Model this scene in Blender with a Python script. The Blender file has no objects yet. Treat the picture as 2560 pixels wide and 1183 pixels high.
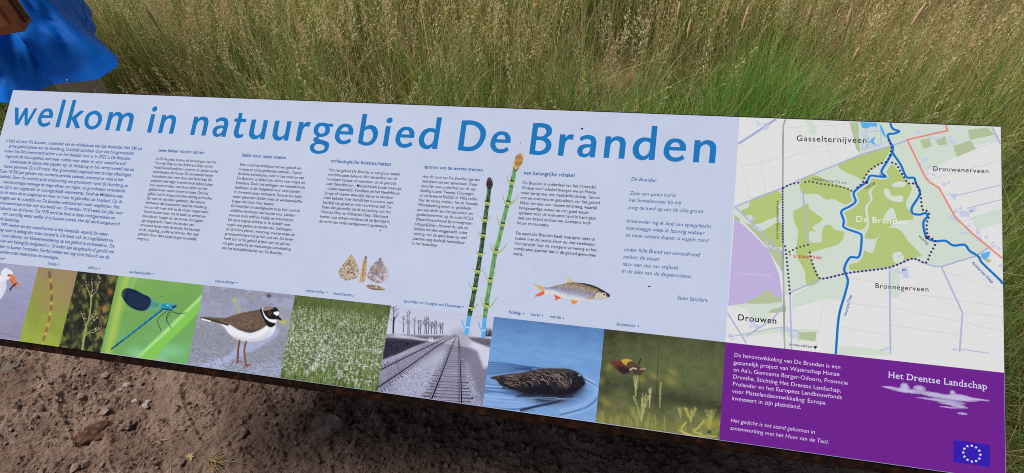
import bpy, math, random
import numpy as np
from mathutils import Vector, Matrix

random.seed(7)
RS = np.random.RandomState(11)
SC = bpy.context.scene
COL = SC.collection

# ------------------------------------------------------------------ camera, sky, sun, exposure
CAM = np.array([1.3463545831874024, -0.47207002600019327, 1.5734939235868741])
RCW = np.array([[0.971044697451042, 0.07887913988647732, -0.22550005951878302],
                [0.20878233566043652, -0.7389782802528141, 0.6405630629616055],
                [-0.11611258273063246, -0.6690957947897708, -0.7340495116313733]])   # columns: image right, image down, forward
FOC = 1684.2405866634663                 # focal length in pixels of the 2560 px wide photograph
cam = bpy.data.cameras.new('camera')
cam.sensor_width = 36.0
cam.lens = 36.0 * FOC / 2560.0
cam.clip_start = 0.02
cam.clip_end = 400.0
cam_ob = bpy.data.objects.new('camera', cam)
COL.objects.link(cam_ob)
m = Matrix.Identity(4)
for r in range(3):
    m[r][0] = RCW[r, 0]; m[r][1] = -RCW[r, 1]; m[r][2] = -RCW[r, 2]; m[r][3] = CAM[r]
cam_ob.matrix_world = m
SC.camera = cam_ob

SUN_EL, SUN_AZ = 67.0, 262.0             # elevation; azimuth clockwise from +Y: light from the left
world = bpy.data.worlds.new('World')
SC.world = world
world.use_nodes = True
wn = world.node_tree
sky = wn.nodes.new('ShaderNodeTexSky')
sky.sky_type = 'NISHITA'
sky.sun_disc = False
sky.sun_elevation = math.radians(SUN_EL)
sky.sun_rotation = math.radians(SUN_AZ)
sky.air_density = 1.0
sky.dust_density = 4.0
sky.ozone_density = 1.0
wn.links.new(sky.outputs[0], wn.nodes['Background'].inputs[0])
wn.nodes['Background'].inputs[1].default_value = 0.058
sun = bpy.data.lights.new('sun', 'SUN')
sun.energy = 3.5
sun.angle = math.radians(26.0)           # thin cloud: soft edged shade
sun.color = (1.0, 0.96, 0.9)
sun_ob = bpy.data.objects.new('sun', sun)
COL.objects.link(sun_ob)
az, el = math.radians(SUN_AZ), math.radians(SUN_EL)
to_sun = Vector((math.sin(az) * math.cos(el), math.cos(az) * math.cos(el), math.sin(el)))
sun_ob.rotation_euler = (-to_sun).to_track_quat('-Z', 'Y').to_euler()
sun_ob.location = to_sun * 20
SC.view_settings.view_transform = 'Standard'
SC.view_settings.look = 'None'
SC.view_settings.gamma = 1.0
SC.cycles.filter_width = 1.0        # crisp, as from a small sensor with strong sharpening
SC.cycles.use_denoising = False      # keeps the small print, the blades and the grit
SC.cycles.use_adaptive_sampling = False
SC.cycles.max_bounces = 6
SC.view_settings.exposure = 0.17

# ------------------------------------------------------------------ helpers
def lin(c):
    c = np.asarray(c, float)
    return np.where(c <= 0.04045, c / 12.92, ((c + 0.055) / 1.055) ** 2.4)

def L(r, g, b):
    return tuple(float(x) for x in lin(np.array([r, g, b]) / 255.0))

PRINT_GAIN = np.array([0.79, 0.78, 0.76])
def ink(r, g, b):
    """printed colour -> paper albedo"""
    return tuple(float(x) for x in np.clip(lin(np.array([r, g, b]) / 255.0) * PRINT_GAIN, 0, 0.95))

def mat(name, col, rough=0.6, spec=0.3, metal=0.0):
    mt = bpy.data.materials.new(name)
    mt.use_nodes = True
    b = mt.node_tree.nodes['Principled BSDF']
    b.inputs['Base Color'].default_value = (*col, 1)
    b.inputs['Roughness'].default_value = rough
    b.inputs['Specular IOR Level'].default_value = spec
    b.inputs['Metallic'].default_value = metal
    return mt

def noise_mat(name, cols, scale, rough=0.7, spec=0.3, bump=0.0, bscale=None, detail=6, metal=0.0, rrough=0.6, stops=None):
    mt = mat(name, cols[0], rough, spec, metal)
    nt = mt.node_tree
    b = nt.nodes['Principled BSDF']
    tc = nt.nodes.new('ShaderNodeTexCoord')
    nz = nt.nodes.new('ShaderNodeTexNoise')
    nz.inputs['Scale'].default_value = scale
    nz.inputs['Detail'].default_value = detail
    nz.inputs['Roughness'].default_value = rrough
    nt.links.new(tc.outputs['Object'], nz.inputs['Vector'])
    rp = nt.nodes.new('ShaderNodeValToRGB')
    n = len(cols)
    stops = stops or [0.3 + 0.4 * i / (n - 1) for i in range(n)]
    rp.color_ramp.elements[0].position = stops[0]; rp.color_ramp.elements[0].color = (*cols[0], 1)
    rp.color_ramp.elements[1].position = stops[-1]; rp.color_ramp.elements[1].color = (*cols[-1], 1)
    for i in range(1, n - 1):
        e = rp.color_ramp.elements.new(stops[i]); e.color = (*cols[i], 1)
    nt.links.new(nz.outputs['Fac'], rp.inputs[0])
    nt.links.new(rp.outputs[0], b.inputs['Base Color'])
    if bump:
        n2 = nt.nodes.new('ShaderNodeTexNoise')
        n2.inputs['Scale'].default_value = bscale or scale * 3
        n2.inputs['Detail'].default_value = 6
        n2.inputs['Roughness'].default_value = 0.65
        nt.links.new(tc.outputs['Object'], n2.inputs['Vector'])
        bp = nt.nodes.new('ShaderNodeBump')
        bp.inputs['Strength'].default_value = 1.0
        bp.inputs['Distance'].default_value = bump
        nt.links.new(n2.outputs['Fac'], bp.inputs['Height'])
        nt.links.new(bp.outputs[0], b.inputs['Normal'])
    return mt

def attr_mat(name, rough=0.6, spec=0.3, translucent=0.0, grain=0.0, gscale=900):
    """colour comes from the mesh's own colour attribute"""
    mt = mat(name, (0.5, 0.5, 0.5), rough, spec)
    nt = mt.node_tree
    b = nt.nodes['Principled BSDF']
    at = nt.nodes.new('ShaderNodeAttribute')
    at.attribute_name = 'Col'
    src = at.outputs['Color']
    nt.links.new(src, b.inputs['Base Color'])
    if translucent:
        tr = nt.nodes.new('ShaderNodeBsdfTranslucent')
        nt.links.new(src, tr.inputs['Color'])
        mx = nt.nodes.new('ShaderNodeMixShader')
        mx.inputs[0].default_value = translucent
        nt.links.new(b.outputs[0], mx.inputs[1])
        nt.links.new(tr.outputs[0], mx.inputs[2])
        nt.links.new(mx.outputs[0], nt.nodes['Material Output'].inputs['Surface'])
    return mt

def np_mesh(name, verts, faces, material, parent=None, origin=(0, 0, 0), cols=None, smooth=False):
    """faces: (N,3) or (N,4) int array"""
    verts = np.asarray(verts, np.float32) - np.asarray(origin, np.float32)
    faces = np.asarray(faces, np.int32)
    me = bpy.data.meshes.new(name)
    nf, k = faces.shape
    me.vertices.add(len(verts)); me.vertices.foreach_set('co', verts.ravel())
    me.loops.add(nf * k); me.loops.foreach_set('vertex_index', faces.ravel())
    me.polygons.add(nf)
    me.polygons.foreach_set('loop_start', np.arange(0, nf * k, k, dtype=np.int32))
    me.polygons.foreach_set('loop_total', np.full(nf, k, np.int32))
    me.polygons.foreach_set('use_smooth', np.full(nf, bool(smooth)))
    if cols is not None:
        ca = me.color_attributes.new('Col', 'FLOAT_COLOR', 'POINT')
        c4 = np.ones((len(verts), 4), np.float32); c4[:, :3] = cols
        ca.data.foreach_set('color', c4.ravel())
    me.update(calc_edges=True)
    me.validate()
    if material:
        me.materials.append(material)
    o = bpy.data.objects.new(name, me)
    COL.objects.link(o)
    if parent is not None:
        o.parent = parent
    else:
        o.location = origin
    return o

def tag(o, label=None, cat=None, group=None, kind=None):
    if label: o['label'] = label
    if cat: o['category'] = cat
    if group: o['group'] = group
    if kind: o['kind'] = kind
    return o

def empty(name, loc, label, cat, group=None):
    o = bpy.data.objects.new(name, None)
    o.empty_display_size = 0.1
    o.location = loc
    COL.objects.link(o)
    return tag(o, label, cat, group)

def smoothstep(a, b, x):
    t = np.clip((x - a) / (b - a), 0, 1)
    return t * t * (3 - 2 * t)

def vnoise(x, y, seed=0):
    """value noise, smooth, 0..1"""
    r = np.random.RandomState(seed).rand(256, 256)
    xi = np.floor(x).astype(int); yi = np.floor(y).astype(int)
    fx = x - xi; fy = y - yi
    fx = fx * fx * (3 - 2 * fx); fy = fy * fy * (3 - 2 * fy)
    a = r[xi % 256, yi % 256]; b = r[(xi + 1) % 256, yi % 256]
    c = r[xi % 256, (yi + 1) % 256]; d = r[(xi + 1) % 256, (yi + 1) % 256]
    return (a * (1 - fx) + b * fx) * (1 - fy) + (c * (1 - fx) + d * fx) * fy

def fbm(x, y, seed=0, octaves=5, gain=0.5):
    s = 0; a = 1.0; t = 0
    for o in range(octaves):
        s = s + a * vnoise(x * 2 ** o + 17.3 * o, y * 2 ** o + 5.1 * o, seed + o); t += a; a *= gain
    return s / t

def catmull(pts, closed=True, n=6):
    """smooth curve through points; a third element 1 marks a corner"""
    P = [np.array(p[:2], float) for p in pts]
    K = [len(p) > 2 and p[2] == 1 for p in pts]
    N = len(P); out = []
    for i in range(N if closed else N - 1):
        j = (i + 1) % N
        p1, p2 = P[i], P[j]
        if K[i] and K[j]:
            out.append(p1); continue
        p0 = P[i - 1] if (closed or i > 0) else p1
        p3 = P[(j + 1) % N] if (closed or j + 1 < N) else p2
        m1 = (p2 - p0) / 2; m2 = (p3 - p1) / 2
        d = np.linalg.norm(p2 - p1)
        if K[i]: m1 = (p2 - p1) * 1.2 - m2 * 0.2
        if K[j]: m2 = (p2 - p1) * 1.2 - m1 * 0.2
        for mm in (m1, m2):
            l = np.linalg.norm(mm)
            if l > d * 1.25: mm *= d * 1.25 / l
        for k in range(n):
            t = k / n
            out.append((2*t**3-3*t**2+1)*p1 + (t**3-2*t**2+t)*m1 + (-2*t**3+3*t**2)*p2 + (t**3-t**2)*m2)
    if not closed: out.append(P[-1])
    return np.array(out)

# ------------------------------------------------------------------ the board's plane
# (u, v): units of the board's height (0.5 m), u to the right along it, v down from its top edge
S = 0.5
TILT = math.radians(30)
Z0 = 0.62
BW = 3.61821414929806
VS = 0.7155804779955987                  # top of the photo strip
US = [0.0, 0.35448101813569766, 0.5368473420168622, 0.7204339667964202, 1.0867014072409429, 1.4501455356095772,
      1.8080760081144407, 2.165808606694572, 2.522078111407606, 2.882922694010525]
EU = np.array([1.0, 0, 0]); EV = -np.array([0, math.cos(TILT), math.sin(TILT)])
EN = np.array([0, -math.sin(TILT), math.cos(TILT)])
BO = np.array([0, S * math.cos(TILT), Z0 + S * math.sin(TILT)])
BASE = np.array([0.905, 0.2165, 0.0])

def board_pt(uv, h=0.0):
    uv = np.asarray(uv, float).reshape(-1, 2)
    return BO + S * (uv[:, :1] * EU + uv[:, 1:2] * EV) + h * EN

# the drawing on the board was measured in the photograph's own pixels; the board is flat, so one
# plane-to-plane map turns those measurements into (u, v) on the board
def uv_of(px):
    px = np.asarray(px, float).reshape(-1, 2)
    d = np.column_stack([(px - [1280, 591.5]) / FOC, np.ones(len(px))]) @ RCW.T
    s = ((BO - CAM) @ EN) / (d @ EN)
    q = CAM + d * s[:, None] - BO
    return np.column_stack([q @ EU, q @ EV]) / S

class Crop:
    """measurements taken in an enlarged crop: origin and enlargement"""
    def __init__(s, ox, oy, k): s.ox, s.oy, s.k = ox, oy, k
    def px(s, p):
        p = np.asarray([q[:2] for q in p], float).reshape(-1, 2)
        return p / s.k + [s.ox, s.oy]
    def uv(s, p): return uv_of(s.px(p))
FULL = Crop(0, 0, 1.0)

def ground_at(px, py, z=0.0):
    d = RCW @ np.array([(px - 1280) / FOC, (py - 591.5) / FOC, 1.0])
    return CAM + d * (z - CAM[2]) / d[2]

# ---- flat printing: filled shapes and lettering collected into one mesh per part
def fill(contours):
    cu = bpy.data.curves.new('tmp', 'CURVE'); cu.dimensions = '2D'; cu.fill_mode = 'BOTH'
    for c in contours:
        sp = cu.splines.new('POLY'); sp.points.add(len(c) - 1)
        sp.points.foreach_set('co', np.column_stack([c, np.zeros(len(c)), np.ones(len(c))]).astype(np.float32).ravel())
        sp.use_cyclic_u = True
    return grab(cu)

def grab(cu):
    ob = bpy.data.objects.new('tmp', cu)
    me = ob.to_mesh()
    n = len(me.vertices)
    v = np.zeros(n * 3, np.float32); me.vertices.foreach_get('co', v)
    me.calc_loop_triangles()
    t = np.zeros(len(me.loop_triangles) * 3, np.int32); me.loop_triangles.foreach_get('vertices', t)
    ob.to_mesh_clear()
    bpy.data.objects.remove(ob); bpy.data.curves.remove(cu)
    return v.reshape(-1, 3)[:, :2].astype(float), t.reshape(-1, 3)

INK = 0.12          # printing lies practically flush with the paper
class Flat:
    def __init__(s): s.v = []; s.f = []; s.n = 0; s.z = []
    def add(s, v, f):
        if len(f) == 0: return
        s.v.append(np.asarray(v, float)); s.f.append(np.asarray(f) + s.n); s.n += len(v); s.z.append(np.full(len(v), len(s.z) % 16 * 1e-6))
    def poly(s, contours): s.add(*fill(contours))
    def line(s, uv, w):
        """polyline of width w with mitred joints"""
        uv = np.asarray(uv, float)
        d = np.diff(uv, axis=0); d /= np.linalg.norm(d, axis=1)[:, None] + 1e-12
        n = np.column_stack([-d[:, 1], d[:, 0]])
        nn = np.vstack([n[:1], n[:-1] + n[1:], n[-1:]])
        nn /= np.linalg.norm(nn, axis=1)[:, None] + 1e-12
        c = np.ones(len(uv)); c[1:-1] = np.clip((nn[1:-1] * n[1:]).sum(1), 0.5, 1)
        o = nn * (w / 2 / c)[:, None]
        k = len(uv)
        q = []
        for i in range(k - 1):
            q += [(i, i + 1, k + i + 1), (i, k + i + 1, k + i)]
        s.add(np.vstack([uv + o, uv - o]), np.array(q))
    def dot(s, c, r, n=10):
        a = np.arange(n) * 2 * math.pi / n
        s.add(np.vstack([[c], np.column_stack([c[0] + r * np.cos(a), c[1] + r * np.sin(a)])]),
              np.array([(0, 1 + i, 1 + (i + 1) % n) for i in range(n)]))
    def build(s, name, material, parent, h, label=None):
        uv = np.vstack(s.v); f = np.vstack(s.f)
        # all faces towards the reader
        a = uv[f[:, 1]] - uv[f[:, 0]]; b = uv[f[:, 2]] - uv[f[:, 0]]
        flip = (a[:, 0] * b[:, 1] - a[:, 1] * b[:, 0]) > 0
        f = f.copy(); f[flip] = f[flip][:, ::-1]
        o = np_mesh(name, board_pt(uv, h * INK) + np.concatenate(s.z)[:, None] * EN, f, material, parent, BASE)
        if label: o['label'] = label
        return o

_tc = {}
def glyphs(txt, bold=0.0, italic=0.0, space=1.0):
    key = (txt, bold, italic, space)
    if key not in _tc:
        cu = bpy.data.curves.new('tmp', 'FONT')
        cu.body = txt; cu.offset = bold; cu.shear = italic; cu.resolution_u = 3; cu.space_character = space
        cu.fill_mode = 'FRONT' if hasattr(cu, 'fill_mode') else cu.fill_mode
        _tc[key] = grab(cu)
    return _tc[key]

def put_text(flat, txt, A, sx, sy=None, d=(1, 0), bold=0.0, italic=0.0, space=1.0):
    """A: baseline start in uv; d: reading direction in uv; sx: size per em"""
    v, f = glyphs(txt, bold, italic, space)
    if not len(v): return
    sy = sy or sx
    d = np.array(d, float); d /= np.linalg.norm(d)
    up = np.array([d[1], -d[0]])
    flat.add(np.asarray(A) + v[:, :1] * sx * d + v[:, 1:2] * sy * up, f)

def text_between(flat, txt, a, b, crop=FULL, ratio=1.0, **k):
    """fit one line of lettering between two measured baseline ends"""
    A, B = crop.uv([a, b])
    v, f = glyphs(txt, k.get('bold', 0), k.get('italic', 0), k.get('space', 1.0))
    w = v[:, 0].max()
    sx = np.linalg.norm(B - A) / w
    put_text(flat, txt, A, sx, sx * ratio, B - A, **k)
    return sx

# ------------------------------------------------------------------ information board
board = empty('information_board', tuple(BASE),
              'long tilted white information board with blue headline, photo strip and map', 'information board')
M_PAPER = noise_mat('paper', [ink(192, 204, 229), ink(188, 201, 228), ink(183, 196, 224)], 9, 0.75, 0.02, detail=14, rrough=.82, stops=[.36, .5, .66])
M_STEEL = noise_mat('weathered_steel', [L(11, 7, 6), L(22, 12, 8), L(52, 26, 15)], 60, 0.9, 0.05, bump=0.0006, bscale=400)
M_BLUE = mat('blue_ink', ink(30, 117, 188), 0.75, 0.02)
M_TEXTBLUE = mat('text_blue_ink', ink(26, 82, 156), 0.75, 0.02)
M_BLACK = mat('dark_ink', ink(20, 24, 46), 0.75, 0.02)
M_PURPLE = mat('purple_ink', ink(112, 34, 150), 0.75, 0.02)
M_LILAC = mat('lilac_ink', ink(222, 205, 245), 0.75, 0.02)

def slab(name, u0, u1, v0, v1, h0, h1, material, parent, bevel=0.0):
    """rectangular sheet lying in the board's plane, from height h0 up to h1"""
    c = [(u0, v0), (u1, v0), (u1, v1), (u0, v1)]
    b = bevel / S
    ci = [(u0 + b, v0 + b), (u1 - b, v0 + b), (u1 - b, v1 - b), (u0 + b, v1 - b)]
    rings = [board_pt(c, h0), board_pt(c, h1 - bevel), board_pt(ci, h1)] if bevel else [board_pt(c, h0), board_pt(c, h1)]
    v = np.vstack(rings); n = len(rings)
    f = [(3, 2, 1, 0)[::-1]]
    for k in range(n - 1):
        for i in range(4):
            j = (i + 1) % 4
            f.append((4 * k + j, 4 * k + i, 4 * k + 4 + i, 4 * k + 4 + j))
    f.append((4 * n - 1, 4 * n - 2, 4 * n - 3, 4 * n - 4))
    return np_mesh(name, v, np.array(f), material, parent, BASE)

E3 = 0.006
slab('steel_plate', -0.004, BW + 0.004, -E3, 1 + 0.026, -0.017, -0.0035, M_STEEL, board, 0.001)
slab('panel', 0, BW, 0, 1, -0.003, 0.0, M_PAPER, board, 0.0004)
# unseen steel sheet added to block light under the plate, with ribs
def box_mesh(name, x0, x1, y0, y1, z0, ztop, material, parent):
    """post whose top follows the underside of the sloping plate"""
    zt = lambda y: Z0 + math.tan(TILT) * y - 0.0185 / math.cos(TILT)
    v = [(x0, y0, z0), (x1, y0, z0), (x1, y1, z0), (x0, y1, z0),
         (x0, y0, zt(y0)), (x1, y0, zt(y0)), (x1, y1, zt(y1)), (x0, y1, zt(y1))]
    f = [(3, 2, 1, 0), (4, 5, 6, 7), (0, 1, 5, 4), (1, 2, 6, 5), (2, 3, 7, 6), (3, 0, 4, 7)]
    return np_mesh(name, v, np.array(f), material, parent, BASE)
box_mesh('shade_sheet', 0.34, 1.72, 0.335, 0.343, -0.1, 0, M_STEEL, board)
for x0, x1 in ((0.62, 0.63), (1.05, 1.06), (1.45, 1.46)):
    box_mesh('rib', x0, x1, 0.20, 0.334, 0.30, 0, M_STEEL, board)

# ---- headline: letter outlines measured on the photograph
R1 = Crop(20, 230, 8.0); R2 = Crop(340, 240, 2560 / 360); R3 = Crop(680, 260, 8.45)
R4 = Crop(880, 270, 9.858); R5 = Crop(1130, 280, 2560 / 350); R6 = Crop(1420, 300, 6.4)
c = 1
GL = {
 'w': (R1, [[(137,312,c),(212,312,c),(210,550,c),(340,318,c),(398,322,c),(394,562,c),(530,326,c),(588,332,c),(396,674,c),(330,670,c),(332,450,c),(208,666,c),(142,662,c)]]),
 'l': (R1, [[(1092,152,c),(1167,156,c),(1020,712,c),(945,707,c)]]),
 'k': (R1, [[(1294,160,c),(1370,164,c),(1281,506,c),(1455,368,c),(1524,388,c),(1368,530,c),(1440,718,c),(1354,732,c),(1275,545,c),(1225,721,c),(1150,717,c)]]),
 'o': (R1, [[(1740,374),(1830,410),(1880,500),(1862,620),(1790,710),(1670,755),(1570,715),(1528,620),(1550,500),(1625,412)],
            [(1733,448),(1785,478),(1805,545),(1782,620),(1740,668),(1675,687),(1625,657),(1608,590),(1630,505),(1680,458)]]),
 'm': (R1, [[(2028,400,c),(2106,404,c),(2092,462,c),(2145,414),(2200,400),(2262,418),(2294,466,c),(2355,424),(2430,412),(2500,445),(2518,510),(2508,570),(2452,791,c),(2370,787,c),(2424,570),(2424,508),(2385,484),(2330,508),(2290,560),(2232,780,c),(2152,775,c),(2206,555),(2206,498),(2165,472),(2112,498),(2072,560),(2020,769,c),(1938,763,c)]]),
 'i': (R2, [[(350,184),(378,205),(372,252),(325,281),(290,262),(296,212)], [(272,324,c),(344,326,c),(270,655,c),(194,649,c)]]),
 'n': (R6, [[(603,262,c),(693,264,c),(690,305,c),(740,272),(810,262),(890,290),(925,360),(922,420),(900,622,c),(806,618,c),(828,420),(822,358),(775,328),(715,350),(682,405),(656,609,c),(565,605,c)]]),
 'a': (R6, [[(185,285,c),(250,252),(330,240),(420,268),(455,345),(450,420),(427,600,c),(343,596,c),(346,555,c),(310,588),(248,600),(175,572),(147,500),(175,428),(250,392),(364,390,c),(368,350),(345,316),(290,306),(205,340,c)],
            [(357,440,c),(300,443),(250,464),(232,508),(250,538),(285,543),(330,520),(350,480)]]),
 't': (R2, [[(1828,300,c),(1896,302,c),(1880,402,c),(1964,410,c),(1952,470,c),(1866,464,c),(1832,600),(1824,652),(1845,686),(1880,682),(1912,664,c),(1900,728,c),(1830,752),(1765,735),(1738,670),(1748,600),(1798,460,c),(1744,458,c),(1756,400,c),(1812,402,c)]]),
 'u': (R3, [[(68,353,c),(166,353,c),(122,570),(116,645),(150,690),(205,688),(260,645),(286,570),(324,365,c),(418,370,c),(338,778,c),(245,771,c),(248,712,c),(205,755),(140,777),(55,755),(10,680),(16,600)]]),
 'r': (R3, [[(573,378,c),(670,382,c),(664,440,c),(710,396),(765,378),(824,388,c),(785,490,c),(730,475),(680,500),(645,570),(594,792,c),(497,786,c)]]),
 'g': (R3, [[(1075,394),(1130,404),(1180,416,c),(1297,422,c),(1288,482,c),(1212,480,c),(1225,555),(1190,640),(1100,690),(1010,703),(975,722),(1000,745),(1090,768),(1180,805),(1210,870),(1180,970),(1100,1035),(980,1057),(860,1030),(797,950),(815,870),(860,835),(915,822,c),(878,790),(872,750),(890,715),(955,686,c),(900,640),(880,560),(905,470),(980,408)],
            [(1060,465),(1110,488),(1127,545),(1105,605),(1045,629),(995,610),(978,560),(1000,490)],
            [(985,848),(1070,865),(1112,910),(1090,965),(1000,991),(920,975),(888,925),(920,865)]]),
 'e': (R6, [[(1727,297),(1820,320),(1880,390),(1888,440),(1885,497,c),(1620,487,c),(1625,540),(1665,590),(1725,601),(1780,590),(1833,560,c),(1867,620,c),(1800,655),(1715,671),(1610,645),(1540,570),(1530,480),(1570,370),(1645,308)],
            [(1635,430,c),(1660,382),(1715,358),(1770,375),(1792,437,c)]]),
 'b': (R4, [[(262,148,c),(378,152,c),(328,468,c),(390,432),(470,420),(580,465),(640,570),(635,680),(580,810),(480,905),(350,932),(240,910),(143,862,c)],
            [(305,570,c),(350,537),(415,522),(480,548),(515,640),(505,730),(455,808),(365,848),(310,835),(266,810,c)]]),
 'd': (R6, [[(1341,94,c),(1434,96,c),(1382,645,c),(1288,640,c),(1292,595,c),(1250,632),(1175,646),(1080,605),(1037,520),(1040,430),(1090,335),(1170,288),(1250,280),(1327,295,c)],
            [(1317,370,c),(1265,347),(1215,348),(1155,395),(1132,470),(1150,540),(1200,578),(1265,555),(1303,490)]]),
 'D': (R5, [[(182,156,c),(290,153),(400,162),(520,210),(600,300),(622,390),(600,500),(530,620),(430,695),(310,720),(220,714),(104,698,c)],
            [(266,238,c),(340,236),(430,260),(500,330),(518,420),(490,520),(420,605),(320,638),(210,628,c)]]),
 'B': (R5, [[(1484,208,c),(1580,203),(1690,210),(1790,250),(1830,330),(1810,415),(1735,468,c),(1790,515),(1820,590),(1800,680),(1730,755),(1600,790),(1500,784),(1410,770,c)],
            [(1573,288,c),(1640,286),(1700,305),(1724,355),(1705,410),(1640,448),(1552,443,c)],
            [(1543,518,c),(1610,516),(1680,540),(1716,600),(1695,665),(1640,705),(1580,718),(1518,704,c)]]),
}
GM = {}
for ch, (cr, cs) in GL.items():
    GM[ch] = [cr.uv(catmull(q, True, 7)) for q in cs]
WORDS = {}
word = ['welkom']
def head_flat(): return WORDS.setdefault(word[0], Flat())
def headline_letter(ch, ref=None, to=None, to_crop=None):
    off = np.zeros(2)
    if ref is not None:
        off = to_crop.uv([to])[0] - GL[ch][0].uv([ref])[0]
    if ch == 'i':
        for q in GM[ch]: head_flat().poly([q + off])
    else:
        head_flat().poly([q + off for q in GM[ch]])
for word[0], chs in (('welkom', 'wlkom'), ('in', 'i'), ('natuurgebied', 'turgb'), ('De', 'D'), ('Branden', 'naedB')):
    for ch in chs: headline_letter(ch)
word[0] = 'welkom'; headline_letter('e', (1885,497), (886,526), R1)
word[0] = 'natuurgebied'
headline_letter('e', (1885,497), (1708,652), R3)
headline_letter('e', (1885,497), (1530,742), R4)
word[0] = 'De'; headline_letter('e', (1885,497), (1066,570), R5); word[0] = 'natuurgebied'
headline_letter('i', (194,649), (752,942), R4)
word[0] = 'in'; headline_letter('n', (565,605), (390,661), R2); word[0] = 'natuurgebied'
headline_letter('n', (565,605), (960,694), R2)
word[0] = 'Branden'; headline_letter('n', (565,605), (1997,677), R6); word[0] = 'natuurgebied'
headline_letter('a', (343,596), (1517,725), R2)
headline_letter('u', (245,771), (2203,768), R2)
word[0] = 'Branden'; headline_letter('r', (497,786), (1933,798), R5); word[0] = 'natuurgebied'
headline_letter('d', (1288,640), (1970,1010), R4)
HT = 0.0004
for w_, fl_ in WORDS.items(): fl_.build('headline_word', M_BLUE, board, HT, 'large blue word ' + w_)

# ---- text columns
def column(label, crop, heading, lines, first, last, ref, material=M_BLACK, bold=0.008, hbold=0.014, right_ends=None, gaps=None, ratio=1.06, indent=()):
    """heading: (text, a, b); first/last: baseline start of first and last line; ref: (index, end) of the line that sets the size"""
    fl = Flat()
    A, Zz = crop.uv([first, last])
    n = len(lines) - 1
    pos = [A + (Zz - A) * (i / n) for i in range(n + 1)]
    i0, end = ref
    v, _ = glyphs(lines[i0], bold)
    sx = (crop.uv([end])[0][0] - pos[i0][0]) / v[:, 0].max()
    for i, t in enumerate(lines):
        if not t: continue
        p = pos[i].copy()
        if right_ends is not None and i in right_ends:
            w = glyphs(t, bold)[0][:, 0].max() * sx
            p[0] = crop.uv([right_ends[i]])[0][0] - w
        put_text(fl, t, (p[0], p[1]), sx, sx * ratio, bold=bold)
    o = fl.build('text_column', material, board, HT, label)
    if heading:
        fh = Flat(); text_between(fh, heading[0], heading[1], heading[2], crop, bold=hbold)
        h = fh.build('heading', M_TEXTBLUE, o, HT)
    return o

K1 = Crop(0, 340, 3.6975)
column('blue introduction text at the far left', K1, None,
 ["U kijkt uit over De Branden, onderdeel van de middenloop van het Hunzedal. Het 240 ha",
  "grote gebied grenst aan de Hondsrug. Duidelijk zichtbaar door het hoogteverschil",
  "tussen het Drouwenerzand achter u en het beekdal voor u. In 2022 is De Branden",
  "ingericht als natuurgebied, met meer ruimte voor water en voor natuurherstel.",
  "Gedurende de laatste drie ijstijden zijn de Hondsrug en het oerstroomdal van de",
  "Hunze gevormd. Zo'n 50 meter diep, grotendeels opgevuld met zandige afzettingen.",
  "Toen 10.000 jaar geleden een warmere periode aanbrak, ontstond er veen in het",
  "beekdal. Door de voortdurende toestroming van grondwater vanaf de Hondsrug en",
  "overstromingen vanwege de trage afvoer van regen- en grondwater veranderde",
  "het dal in een uitgestrekt en ontoegankelijk veenmoeras. Vanaf de Middeleeuwen",
  "begon de mens dit te ontginnen en meer en meer te gebruiken als hooiland. Op de",
  "zandruggen aan de oostzijde van De Branden ontstond een reeks wegdorpen. Het",
  "Drouwenerveen is hier een voorbeeld van. Omstreeks 1910 kwam het plan voor",
  "kanalisatie van de Hunze. Tot 1970 werd de beek in fasen rechtgetrokken en",
  "om overtollig water sneller af te kunnen voeren. Het dal werd omgevormd",
  "tot agrarisch landschap.",
  "Sinds 1990 werken we aan natuurherstel in het Hunzedal, waarbij de water-",
  "huishouding weer in belangrijke mate sturend is. Dit biedt ook de mogelijkheid via",
  "water meer effecten van klimaatverandering op het gebied te verminderen. De",
  "Branden is hier een belangrijk deelgebied in. Gronden zijn aangekocht of geruild om",
  "dit gebied beter te kunnen herstellen. Hierbij hebben we oog voor behoud van de",
  "waarden zoals beekduinen en veenlagen."],
 (48, 56), (-120, 1071), (0, (1310, 128)), M_TEXTBLUE, 0.011,
 right_ends={1:(1232,172),2:(1200,220),3:(1166,264),4:(1238,318),5:(1220,365),6:(1140,412),7:(1183,464),8:(1157,512),9:(1137,560),
  10:(1133,610),11:(1107,658),12:(1140,710),13:(1062,758),14:(1106,808),15:(185,780),16:(1010,900),17:(1050,958),18:(1060,1010),19:(1055,1063),20:(1013,1110),21:(548,1116)})
K2 = Crop(320, 360, 4.55)
column('narrow text column about two joining brooks', K2, ("twee beken vloeien samen", (342,87), (858,115)),
 ["In De Branden komen de bovenlopen van het","Voorste Diep en het Achterste Diep samen.","Vanaf Gasselternijveen stromen ze samen verder",
  "noordwaarts als Hunze. De stromende beken","meanderen hier weer door het landschap. Bij","extreem veel regen kunnen beide beken buiten",
  "hun oevers treden, waardoor delen van het","gebied onder water komen te staan. Om het","gebied ook in droge perioden vochtig te houden",
  "zijn veel van de sloten gedempt. Het schone","kwelwater dat toestroomt vanaf de Hondsrug","kan zo niet meer snel via de sloten wegstromen.",
  "Vissen kunnen weer vrij de beek op zwemmen","doordat ter hoogte van de stuwen vistrappen","zijn aangebracht. Vissen die houden van",
  "stromend water zoals de winde, het bermpje","en de serpeling, profiteren hiervan. Hun leef-","gebied is door deze aanpassingen aanzienlijk","vergroot."],
 (318,180), (101,1088), (2, (1030,326)))
K3 = Crop(540, 370, 4.227)
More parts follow.
